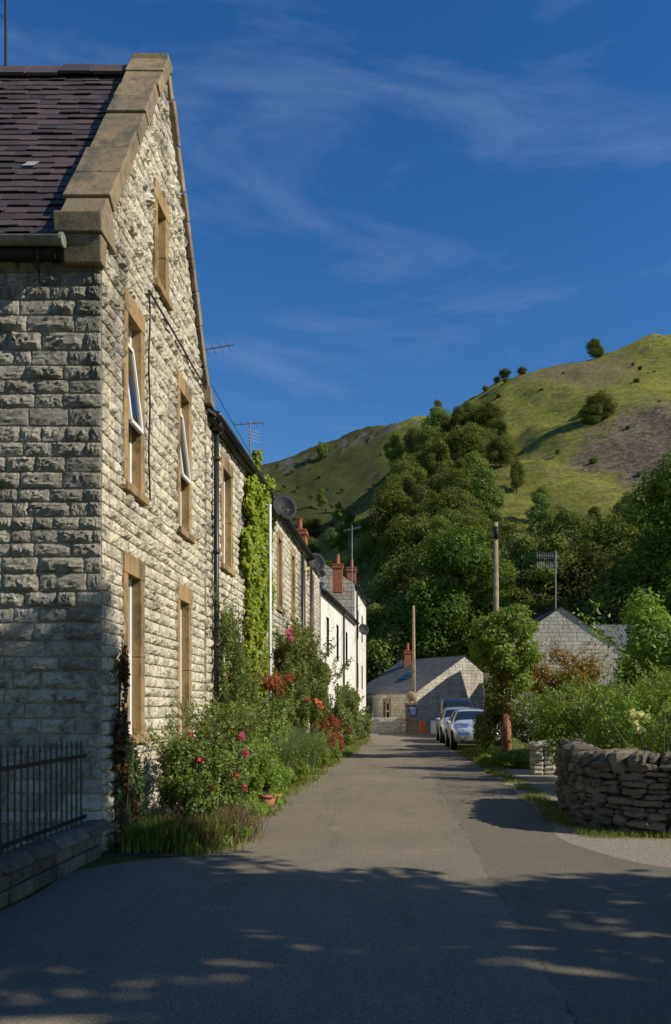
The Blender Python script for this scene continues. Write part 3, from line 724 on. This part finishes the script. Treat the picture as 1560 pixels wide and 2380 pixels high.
for z in(.45,1.08): mb.box((-3.18,5.65,z),(.012,5.3,.04))
mb.obj('iron_railings',[M_black],lw)

# ------------------------------------------------------------------ rocks / drystone wall
def rock(c,dm,rz=0,p=.55,j=.07,nu=10,nv=6):
    t=np.linspace(0,2*PI,nu,endpoint=False); ph=np.linspace(-PI/2,PI/2,nv+1)
    T,Pp=np.meshgrid(t,ph); f=lambda v:np.sign(v)*np.abs(v)**p
    X=f(np.cos(Pp))*f(np.cos(T)); Y=f(np.cos(Pp))*f(np.sin(T)); Z=f(np.sin(Pp))
    P=np.stack([X,Y,Z],-1); P=P*(1+rng.normal(size=P.shape)*j); P[0]=P[0].mean(0);P[-1]=P[-1].mean(0)
    P=P*np.array(dm)/2; 
    tl=rng.normal()*.10; P=np.stack([P[...,0],P[...,1],P[...,2]+P[...,0]*tl],-1)
    cz,sz=math.cos(rz),math.sin(rz)
    Q=np.stack([P[...,0]*cz-P[...,1]*sz,P[...,0]*sz+P[...,1]*cz,P[...,2]],-1)+np.array(c)
    i=(np.arange(nv)[:,None]*nu+np.arange(nu)[None]).ravel(); jn=(np.arange(nv)[:,None]*nu+((np.arange(nu)+1)%nu)[None]).ravel()
    F=np.stack([i,jn,jn+nu,i+nu],1); return Q.reshape(-1,3),F
class RockB:
    def __init__(s): s.V=[];s.F=[];s.R=[];s.b=0
    def add(s,*a,**k):
        V,F=rock(*a,**k); s.V.append(V); s.F.append(F+s.b); s.b+=len(V); s.R.append(np.full(len(F),rng.random()))
    def obj(s,name,mat,parent=None): return np_obj(name,np.concatenate(s.V),np.concatenate(s.F),mat,parent,np.concatenate(s.R))
def drystone(name,pts,h,th,mat,sz=(.10,.34),ch=(.05,.14),cope=True):
    e=empty(name); rb=RockB(); core=MB()
    for k in range(len(pts)-1):
        a=Vector(pts[k]);b_=Vector(pts[k+1]); L=(b_-a).length; d=(b_-a)/L; n=Vector((d.y,-d.x)); ang=math.atan2(d.y,d.x)
        m=(a+b_)/2; core.box((m.x,m.y,h*.48),(L+.05,th-.16,h*.95),M=Matrix.Rotation(ang,3,'Z'))
        for side in(-1,1):
            z=0.0
            while z<h-.02:
                c=random.uniform(*ch); u=-random.uniform(0,.1)
                while u<L:
                    l=random.uniform(*sz)*(.8+c*3); dd=random.uniform(.14,.26); q=a+d*(u+l/2)+n*side*(th/2-.07+random.uniform(-.03,.03))
                    rb.add((q.x,q.y,z+c/2+random.uniform(-.012,.012)),(l*1.03,dd,c*random.uniform(.75,1.2)),ang+random.uniform(-.1,.1),p=random.uniform(.4,.75),j=.1); u+=l
                z+=c*.97
        if cope:
            u=0
            while u<L:
                l=random.uniform(.10,.26); q=a+d*(u+l/2)
                rb.add((q.x,q.y,h+.08+random.uniform(-.015,.015)),(l*1.05,th+random.uniform(-.02,.1),random.uniform(.18,.28)),ang+random.uniform(-.15,.15),p=random.uniform(.6,.9),j=.09); u+=l
    core.obj('core',[M_soil],e); rb.obj('stones',mat,e); return e
drystone('dry_stone_wall',[(3.0,13.2),(2.68,11.4),(2.66,10.8),(2.78,10.35),(3.1,9.98),(3.7,9.72),(5.2,9.35),(8,8.9)],.84,.42,M_rubble)
rb=RockB(); pe=empty('stone_gatepost')
for i in range(6):
    for j in(-1,1): rb.add((3.5+j*.13,18.5,.06+i*.11),(.27,.5,.115),p=.35,j=.04)
rb.add((3.5,18.5,.72),(.6,.56,.12),p=.35,j=.04); rb.obj('stones',M_farstone,pe)
drystone('low_garden_wall',[(3.8,18.5),(8,18.4)],.5,.35,M_rubble)

# ------------------------------------------------------------------ cars
M_tyre=mat_simple('tyre',(.02,.02,.02),.85); M_rim=mat_simple('rim',(.4,.4,.42),.35,.8)
M_lamp=mat_simple('lamp_lens',(.55,.57,.6),.12); M_plate=mat_simple('plate',(.7,.7,.68),.5); M_cg=mat_simple('car_glass',(.02,.025,.03),.05)
def paint(name,c,metal=.3):
    m=mat_simple(name,c,.28,metal,c2=tuple(x*.95 for x in c)); m.node_tree.nodes['Principled BSDF'].inputs['Coat Weight'].default_value=.6; return m
def car(name,x,y,rot,pm,hs=1.0,ws=1.0,ls=1.0,van=False):
    e=empty(name); e.location=(x,y,.01); e.rotation_euler=(0,0,rot)
    S=[(2.06,.36,.52,.56,.66,.5),(1.98,.24,.66,.70,.80,.66),(1.55,.2,.78,.86,.86,.72),(1.0,.2,.90,.99,.88,.76),(.30,.2,.94,1.41,.88,.60),(-.35,.2,.95,1.46,.88,.61),(-1.05,.2,.96,1.44,.88,.60),(-1.65,.2,.96,1.34,.87,.58),(-1.98,.24,.9,.96,.84,.70),(-2.06,.36,.6,.65,.76,.66)]
    V=[];F=[];mi=[]
    for (sx_,zb,zs,zt,w,wt) in S:
        sx_*=ls; w*=ws; wt*=ws
        if van and sx_<.5 and zt>1.2: zt=1.75;zs=1.05;wt=.78
        pr=[(.0,zb),(w*.88,zb),(w*.99,zb+.16),(w,zs-.12),(w*.97,zs),(wt,zt),(wt*.75,zt+.03),(0,zt+.045)]
        pr=[(a,b_*hs) for a,b_ in pr]
        V+=[(sx_,a,b_) for a,b_ in pr]+[(sx_,-a,b_) for a,b_ in pr[1:-1][::-1]]
    n=14
    for s in range(len(S)-1):
        for i in range(n):
            j=(i+1)%n; F.append((s*n+i,s*n+j,(s+1)*n+j,(s+1)*n+i))
            side=i in(4,9); top=i in(5,6,7,8)
            gl=(side and s in(3,4,5,6)) or (top and s in(3,7)) 
            mi.append(1 if gl else 0)
    F.append(tuple(range(n))[::-1]); mi.append(0); F.append(tuple((len(S)-1)*n+i for i in range(n))); mi.append(0)
    mb=MB(); mb.v=V; mb.f=F; mb.m=mi; mb.r=[0]*len(F)
    ob=mb.obj('body',[pm,M_cg],e,True); ss=ob.modifiers.new('s','SUBSURF'); ss.levels=2; ss.render_levels=2
    w=MB()
    for wx in(1.3*ls,-1.28*ls):
        for s in(-1,1):
            yy=s*.80*ws
            w.cyl((wx,yy-.11,.32),(wx,yy+.11,.32),.32,.32,20,0); w.cyl((wx,yy+s*.112,.32),(wx,yy+s*.118,.32),.2,.19,14,1)
            for k in range(20):
                t0=PI*k/20; t1=PI*(k+1)/20
                w.cyl((wx+.37*math.cos(t0),s*.872*ws,.32+.37*math.sin(t0)),(wx+.37*math.cos(t1),s*.872*ws,.32+.37*math.sin(t1)),.025,.025,5,0)
    w.obj('wheels',[M_tyre,M_rim],e)
    l=MB()
    for s in(-1,1):
        l.sphere((1.84*ls,s*.62*ws,.66*hs),.15,0,12,8,(.7,1,.42)); l.sphere((1.0*ls,s*.98*ws,.98*hs),.1,3,10,6,(.6,1,.75))
        l.box((-1.98*ls,s*.7*ws,.82*hs),(.1,.2,.22),4)
    l.box((1.985*ls,0,.53),(.09,.74,.14),2); l.box((1.99*ls,0,.31),(.08,1.2,.13),2); l.box((2.035*ls,0,.42),(.02,.5,.1),1)
    l.box((-2.06*ls,0,.7),(.02,.5,.1),1)
    l.obj('lamps_grille_plates_mirrors',[M_lamp,M_plate,M_black,pm,M_brick],e,bevel=.01); return e
P_sil=paint('silver_paint',(.60,.63,.64),.35); P_bl=paint('pale_silver_paint',(.42,.46,.48),.4); P_nv=paint('navy_paint',(.02,.035,.09),.2)
car('parked_car',3.05,30.1,-PI/2,P_sil); car('parked_car',2.98,35.3,-PI/2,P_bl,1.03); car('parked_van',3.35,41.0,-PI/2,P_nv,1.1,1.05,1.05,True)
car('parked_car',5.35,15.2,PI,P_nv,.98)

# ------------------------------------------------------------------ trees
cr=[]
for i,(H,R,z0,K,n,lf,cone) in enumerate([(10,3.9,1.6,60,15000,.15,.1),(10,3.2,1.4,50,12000,.14,.45),(10,4.2,1.2,70,15000,.15,.25),(10,2.7,1.8,45,9000,.14,.3)]):
    cr.append(crown_mesh('woodland_crown_%d'%i,H,R,z0,K,n,lf,L_wood,cone))
tmb=[]
for i in range(4):
    ob=trunk_obj(9,.24,cr[i][1],M_bark,None); tmb.append(ob.data); bpy.data.objects.remove(ob)
wood=empty('woodland')
def wtree(x,y,h,var=None,wide=1.0,parent=wood):
    v=random.randrange(4) if var is None else var
    z=float(hgt(x,y)); s=h/10
    for me,nm in((cr[v][0],'crown'),(tmb[v],'trunk')):
        o_=bpy.data.objects.new(nm,me); o_.location=(x,y,z-.2); o_.scale=(s*wide,s*wide,s); o_.rotation_euler=(0,0,random.uniform(0,6.28)); link(o_,parent)
for i in range(42):
    y=random.uniform(66,84); x=random.uniform(2,36)
    wtree(x,y,random.uniform(9,14))
for i in range(28):
    y=random.uniform(84,104); x=random.uniform(12,44)
    wtree(x,y,random.uniform(6,11))
for i in range(64):
    y=random.uniform(88,190); t=random.uniform(-.005,.125)+ (0 if y<150 else .015)
    wtree(t*y,y,random.uniform(7,12),wide=1.0)
for i in range(14):
    y=random.uniform(100,170); t=random.uniform(-.08,-.01); wtree(t*y,y,random.uniform(2.5,5.5))
for (x,y,h,v) in ((1,212,12,1),(6,205,9,0),(12,206,10,3),(-1.4,66,10,0),(-3.0,72,8,2),(-.2,60,8,2),(2.2,64,11,0),(17,58,12,2),(20,62,15,0),(24,62,17,0),(10,60,9,2),(14,59,8.5,3),(8,63,9,3),(12.5,63,11,0),(6.5,63,10,1)):
    wtree(x,y,h,v)
hill=empty('hillside_trees')
for (x,y,h,w) in ((43,165,7.2,1.3),(41.3,164,5.2,1.4),(-26,300,9,.7),(-19,190,7,1.1),(-20.5,235,7,.8),(-17,170,5,1.4),(14,219,4,1.1),(31,219,3.5,1.4),(55.5,218,6,1.0),(57,218,3.5,1.2),(36,219,2.5,1.6),(60,120,6,1),(22,140,6,.7),(24,128,5,.9),(-12,160,6,.8),(-9,140,6,.9),(-14,210,6,.8),(29,219,2,1.5)):
    wtree(x,y,h,random.randrange(3),w,hill)
gorse=empty('hillside_gorse_scrub')
for i in range(74):
    y=random.uniform(105,218); t=random.uniform(.10,.35) if i<30 else random.uniform(-.15,-.01)
    if i>=30: y=random.uniform(150,300)
    wtree(t*y,y,random.uniform(.6,1.7),2,1.5,gorse)
def bigtree(name,x,y,H,R,z0,K,n,leaf,mat,tr,cone=.15,br=(.2,.34),bark=M_bark,m=12,z=0,th=.92):
    e=empty(name); e.location=(x,y,z)
    me,bl=crown_mesh('crown',H,R,z0,K,n,leaf,mat,cone,br); link(bpy.data.objects.new('crown',me),e)
    trunk_obj(H*th,tr,bl,bark,e,m=m); return e
bigtree('beech_tree',5.2,61,15.8,5.1,2.5,110,40000,.14,L_beech,.4)
bigtree('sycamore_tree',20.6,56.5,20.5,5.6,1.5,110,42000,.15,L_beech,.45,.3)
# trees beside and behind the viewpoint that shade the lane and the foot of the house front
bigtree('ash_tree',10.2,1.5,15.5,3.5,5,36,8500,.13,L_shade,.3,-.1,(.13,.25))
bigtree('ash_tree',6.35,3.75,11.0,2.45,4.8,80,15000,.11,L_shade,.2,-.1,(.26,.38))
bigtree('ash_tree',8.2,3.3,7.0,2.4,2.8,24,2800,.11,L_shade,.2,0,(.15,.27))
bigtree('ash_tree',8.0,-2.2,9,3.0,2.5,34,5600,.12,L_shade,.25,0,(.15,.29))
bigtree('ash_tree',13.5,1.8,11,3.2,2.5,32,4400,.12,L_shade,.3,0,(.15,.28))
bigtree('ash_tree',-2.6,-5.2,12,5.0,4.3,60,9000,.16,L_shade,.3,0,(.2,.34))  # unseen canopy, added to block sky light over the near lane
bigtree('ash_tree',5.2,-6.5,12,5.0,4.3,60,9000,.16,L_shade,.3,0,(.2,.34))  # second unseen canopy, added to cut sky fill on the foreground
# small pollarded tree by the lane
bigtree('lime_tree',3.45,24,4.85,1.1,1.7,50,14000,.055,L_bright,.2,0,(.2,.40),bark=M_redbark,m=8,th=.8)

# ------------------------------------------------------------------ right-hand garden
shrub('hedge',[(3.15,25.6,1.0,.55,1.2,1.2),(3.5,25,1.1,.7,1,1.1)],9000,.05,L_rose)
shrub('ground_cover_plant',[(3.1,20.8,.22,.6,.7,.32),(3.6,20.6,.25,.5,.6,.3),(2.7,22,.15,.35,.8,.22)],7000,.035,L_bright,stem=False)
shrub('garden_bush',[(4.4,23.5,1.1,.9,1,1.0),(5.4,22.5,1.2,1,1,1.1),(6.4,22,1.3,1,1,1.2)],14000,.05,L_rose,sprays=40)
shrub('golden_bush',[(5.4,25.5,2.6,1.0,1,.95),(6.4,25.8,2.3,.9,1,1.05),(4.8,25.5,2.1,.7,.9,.85),(5.8,25.0,1.3,1.2,1,1.2)],20000,.045,L_yel,flowers=[(F_or,30,.05,None)],sprays=50)
shrub('purple_lilac_bush',[(4.6,27.5,2.7,.5,.6,.9)],2600,.05,L_rose,flowers=[(F_pur,18,.09,None)],sprays=20)
shrub('laurel_bush',[(6.3,19,2.2,1.3,1.2,1.7),(7.6,19,2.3,1.3,1.2,1.8),(8.8,19,2.3,1.2,1.2,1.7),(5.6,18.6,1.3,.7,1,1.1)],28000,.07,L_bright,aspect=.4,sprays=50)
shrub('willow_shrub',[(4.3,14.2,1.15,.8,.8,.9),(5.3,14,1.4,.9,.8,1.0),(6.2,14,1.5,.9,.9,1.2),(3.7,17.0,.95,.7,.7,.85),(4.7,16.9,1.3,.8,.8,1.0)],26000,.05,L_bright,aspect=.28,k=12,sprays=110)
shrub('yellow_rose_bush',[(4.0,12.3,.95,.55,.6,.8),(4.7,12.0,1.0,.6,.5,.9)],8000,.035,L_bright,flowers=[(F_yel,0,.08,[(3.55,11.6,1.35),(3.62,11.6,1.47),(3.5,11.55,1.5),(3.75,11.7,1.42),(3.6,11.6,1.25)])],sprays=30)
mb=MB()
for i in range(40):
    x=random.uniform(3.4,5);y=random.uniform(11,12.4); mb.path([Vector((x,y,0)),Vector((x+random.uniform(-.1,.1),y,.8)),Vector((x+random.uniform(-.35,.35),y+random.uniform(-.2,.2),random.uniform(1.2,1.9)))],.008,5,0,r1=.003)
mb.obj('bare_canes',[L_dry])
blades('grass_verge',[(2.35+random.uniform(0,.35),random.uniform(11.0,20),0) for i in range(40)]+[(2.25+random.uniform(0,.25),random.uniform(9.9,10.9),0) for i in range(6)]+[(2.5+i*.25,9.75-i*.03,0) for i in range(5)],6000,.10,.004,L_grass,.10,.6)
blades('grass_verge',[(2.6+random.uniform(0,1),random.uniform(20,28),0) for i in range(30)],4000,.2,.006,L_grass,.15,.5)

# ------------------------------------------------------------------ left flower border
shrub('red_rose_bush',[(-2.6,9.9,.75,.42,.5,.7),(-2.35,10.8,.9,.5,.6,.75),(-2.15,10.2,.6,.42,.5,.55),(-2.45,11.7,.9,.5,.6,.7),(-2.25,9.6,.42,.38,.4,.42)],28000,.026,L_rose,k=14,sprays=140,f=(.22,.42),
   flowers=[(F_red,12,.045,None),(F_red,0,.055,[(-2.52,10.0,1.22),(-2.3,9.55,.95),(-2.15,9.4,.62),(-1.95,10.0,.72)]),(F_pink,9,.05,None),(F_pink,0,.06,[(-1.92,10.2,1.2),(-1.85,10.1,1.0),(-1.82,9.4,.12),(-1.85,10.0,.58)])])
shrub('climbing_vine',[(-3.02,8.95,.9,.06,.22,.95),(-3.02,9.0,1.9,.05,.12,.5),(-3.0,9.3,.5,.08,.25,.5)],1900,.035,L_vine,k=8,inner=.1)
shrub('green_vine',[(-3.0,9.0,.9,.07,.25,.9),(-3.0,9.35,.6,.1,.3,.6)],2500,.03,L_dark,k=9,inner=.1)
blades('long_grass',[(-2.9+random.uniform(0,.9),8.75+random.uniform(0,.8),0) for i in range(18)],5500,.36,.006,L_grass,.10,.8)
blades('dry_grass_stalks',[(-2.6+random.uniform(0,.8),8.9+random.uniform(0,1.0),0) for i in range(14)],1500,.5,.004,L_dry,.12,1.1)
blades('edge_weeds',[(-2.2+random.uniform(0,.4)+ (max(0,y-14)*.035),y,0) for y in np.linspace(8.5,36,100)],9000,.14,.006,L_grass,.12,.9)
shrub('low_border_plants',[(-2.0,9.2,.12,.3,.4,.16),(-1.95,11,.15,.25,.8,.2),(-1.95,12.6,.2,.25,.7,.25),(-1.95,14.4,.25,.25,.7,.3)],9000,.022,L_bright,stem=False,k=12)
shrub('border_perennials',[(-2.5,12.8,.6,.5,.6,.6),(-2.3,13.6,.5,.4,.5,.5),(-2.2,12.4,.35,.3,.4,.35),(-2.5,14.6,.8,.5,.6,.8)],14000,.028,L_bright,flowers=[(F_pink,8,.035,None)],sprays=60)
shrub('dark_climbing_rose',[(-2.8,14.2,2.3,.28,.7,1.3),(-2.75,14.9,1.4,.35,.7,1.2),(-2.8,13.9,1.0,.3,.5,.9)],14000,.033,L_rose,k=14,flowers=[(F_red,10,.04,None)],sprays=60)
shrub('orange_smoke_bush',[(-2.45,16.2,1.95,.33,.4,.28)],2500,.03,L_red,sprays=20)
shrub('buddleia_bush',[(-2.5,16.0,1.1,.4,.7,.85),(-2.45,17.2,1.1,.4,.7,.9)],9000,.04,L_rose,sprays=50)
shrub('large_climbing_rose',[(-2.5,20.5,2.4,.45,1.2,1.4),(-2.35,22.5,2.3,.55,1.4,1.3),(-2.1,24.8,1.9,.6,1.4,1.2),(-2.4,19.4,1.4,.45,.8,1.2)],34000,.042,L_rose,k=16,f=(.22,.4),sprays=120,flowers=[(F_pink,14,.06,None),(F_pink,0,.09,[(-2.4,18.9,3.4),(-2.38,18.9,3.2),(-2.42,18.7,3.3)]),(F_or,0,.08,[(-1.75,19.5,1.65),(-1.85,19.6,1.7),(-1.7,19.4,1.55)])])
blades('fountain_grass',[(-2.35,15.4,.1),(-2.2,16.8,.1),(-2.1,17.9,.1),(-2.3,17.4,.1)],6000,1.05,.007,L_gsil,.12,.9)
shrub('border_perennials',[(-2.0,16.0,.35,.35,.6,.35),(-1.95,18,.4,.35,.7,.4),(-1.95,20,.5,.35,.8,.5),(-1.8,23,.5,.35,1.2,.6)],12000,.035,L_bright,flowers=[(F_or,8,.04,None)],sprays=40)
shrub('red_border_shrub',[(-1.75,22.0,.8,.3,.7,.5),(-1.65,24,.6,.3,.8,.4)],4500,.035,L_red,sprays=20)
shrub('far_border_shrubs',[(-1.9,28,1.0,.5,1.4,.9),(-1.8,31,1.2,.5,1.4,1.1),(-1.6,34,.9,.45,1.4,.8),(-1.35,37.5,.6,.35,1.3,.6),(-2,33,1.8,.35,.6,.7)],14000,.06,L_rose,flowers=[(F_or,8,.07,None)],sprays=40)
shrub('yellow_border_shrub',[(-1.8,34.5,1.7,.4,.5,.7)],2500,.05,L_yel)
n=32000; cre=empty('virginia_creeper')
u=rng.uniform(2.4,5.5,n); z=rng.uniform(1.2,7.0,n); 
lo=2.72+.25*np.sin(z*2.3)+.18*np.sin(z*5.1)+.1*np.sin(z*11); hi=5.15+.18*np.sin(z*3.1+1)+.12*np.sin(z*7)-np.where(z<4.2,.4*(4.2-z),0)
k=(u>lo)&(u<hi)&(z<6.65+.3*np.sin(u*4)+.15*np.sin(u*11))&(rng.random(n)<np.clip((z-.8)/1.5,.2,1)); u=u[k];z=z[k]
w=.05+.20*(np.abs(np.sin(z*3.3+u*2)*np.sin(u*4+z)))*rng.random(len(u))+.09*rng.random(len(u))
Px=TP0.x+TD.x*u+TD.y*w; Py=TP0.y+TD.y*u-TD.x*w
V,F=leaf_geo(np.stack([Px,Py,z],1),unit(np.array([1,-.4,.5])+rng.normal(size=(len(u),3))*.5),.055,.8)
np_obj('foliage',V,F,L_ivy,cre,rng.random(len(u)))
mb=MB()
for i in range(6): mb.path([Vector((-2.98,16.5+i*.25,0)),Vector((-2.97,16.6+i*.2,2)),Vector((-2.96,16.5+i*.3,5.5))],.02,5)
mb.obj('stems',[M_twig],cre)
mb=MB(); 
for (x,y,r) in ((-1.9,12.2,.13),(-1.86,12.7,.1)):
    mb.cyl((x,y,.01),(x,y,r*1.6),r*.7,r,14); mb.cyl((x,y,r*1.5),(x,y,r*1.8),r*1.1,r*1.1,14)
mb.obj('terracotta_flowerpots',[M_terra],None,True)

# ------------------------------------------------------------------ light & sky
EL=math.radians(35); AZ=math.radians(17)
sd=Vector((math.cos(EL)*math.cos(AZ),-math.cos(EL)*math.sin(AZ),math.sin(EL)))
s=bpy.data.lights.new('sun','SUN'); s.energy=5; s.angle=math.radians(.5); s.color=(1,.93,.79)
so=bpy.data.objects.new('sun',s); link(so); so.rotation_euler=sd.to_track_quat('Z','Y').to_euler(); so.location=(20,-5,20)
w=bpy.data.worlds.new('World'); scene.world=w; w.use_nodes=True; nt=w.node_tree; nt.nodes.clear()
o=nt.nodes.new('ShaderNodeOutputWorld'); bg=nt.nodes.new('ShaderNodeBackground'); bg.inputs[1].default_value=.12
sky=nt.nodes.new('ShaderNodeTexSky'); sky.sky_type='NISHITA'; sky.sun_disc=False; sky.sun_elevation=EL; sky.sun_rotation=math.atan2(sd.x,sd.y); sky.air_density=1.1; sky.dust_density=.1; sky.ozone_density=3.5
hs=nt.nodes.new('ShaderNodeHueSaturation'); hs.inputs['Saturation'].default_value=1.32; hs.inputs['Hue'].default_value=.508; nt.links.new(sky.outputs[0],hs.inputs['Color'])
tc=nt.nodes.new('ShaderNodeTexCoord'); mp=nt.nodes.new('ShaderNodeMapping'); mp.inputs['Scale'].default_value=(1.0,1.0,4.5); mp.inputs['Rotation'].default_value=(0,.42,.3)
nt.links.new(tc.outputs['Generated'],mp.inputs[0]); nz=nt.nodes.new('ShaderNodeTexNoise'); nz.inputs['Scale'].default_value=2.6; nz.inputs['Detail'].default_value=9; nz.inputs['Roughness'].default_value=.60; nz.inputs['Distortion'].default_value=.5
nt.links.new(mp.outputs[0],nz.inputs['Vector'])
r_=ramp(nt,nz.outputs[0],.50,.86); mu=N(nt,'ShaderNodeMath',operation='MULTIPLY'); mu.inputs[1].default_value=.27; nt.links.new(r_,mu.inputs[0])
c=mixc(nt,mu.outputs[0],hs.outputs[0],(4.2,5.2,7)); nt.links.new(c,bg.inputs[0]); nt.links.new(bg.outputs[0],o.inputs[0])

cam=bpy.data.cameras.new('camera'); co=bpy.data.objects.new('camera',cam); link(co)
co.location=(0,0,1.6); co.rotation_euler=(PI/2,0,0); cam.sensor_width=36; cam.lens=28; cam.shift_x=-130/2380; cam.shift_y=450/2380
cam.clip_end=5000; cam.clip_start=.05; scene.camera=co
scene.view_settings.view_transform='Standard'; scene.view_settings.look='None'; scene.view_settings.exposure=0
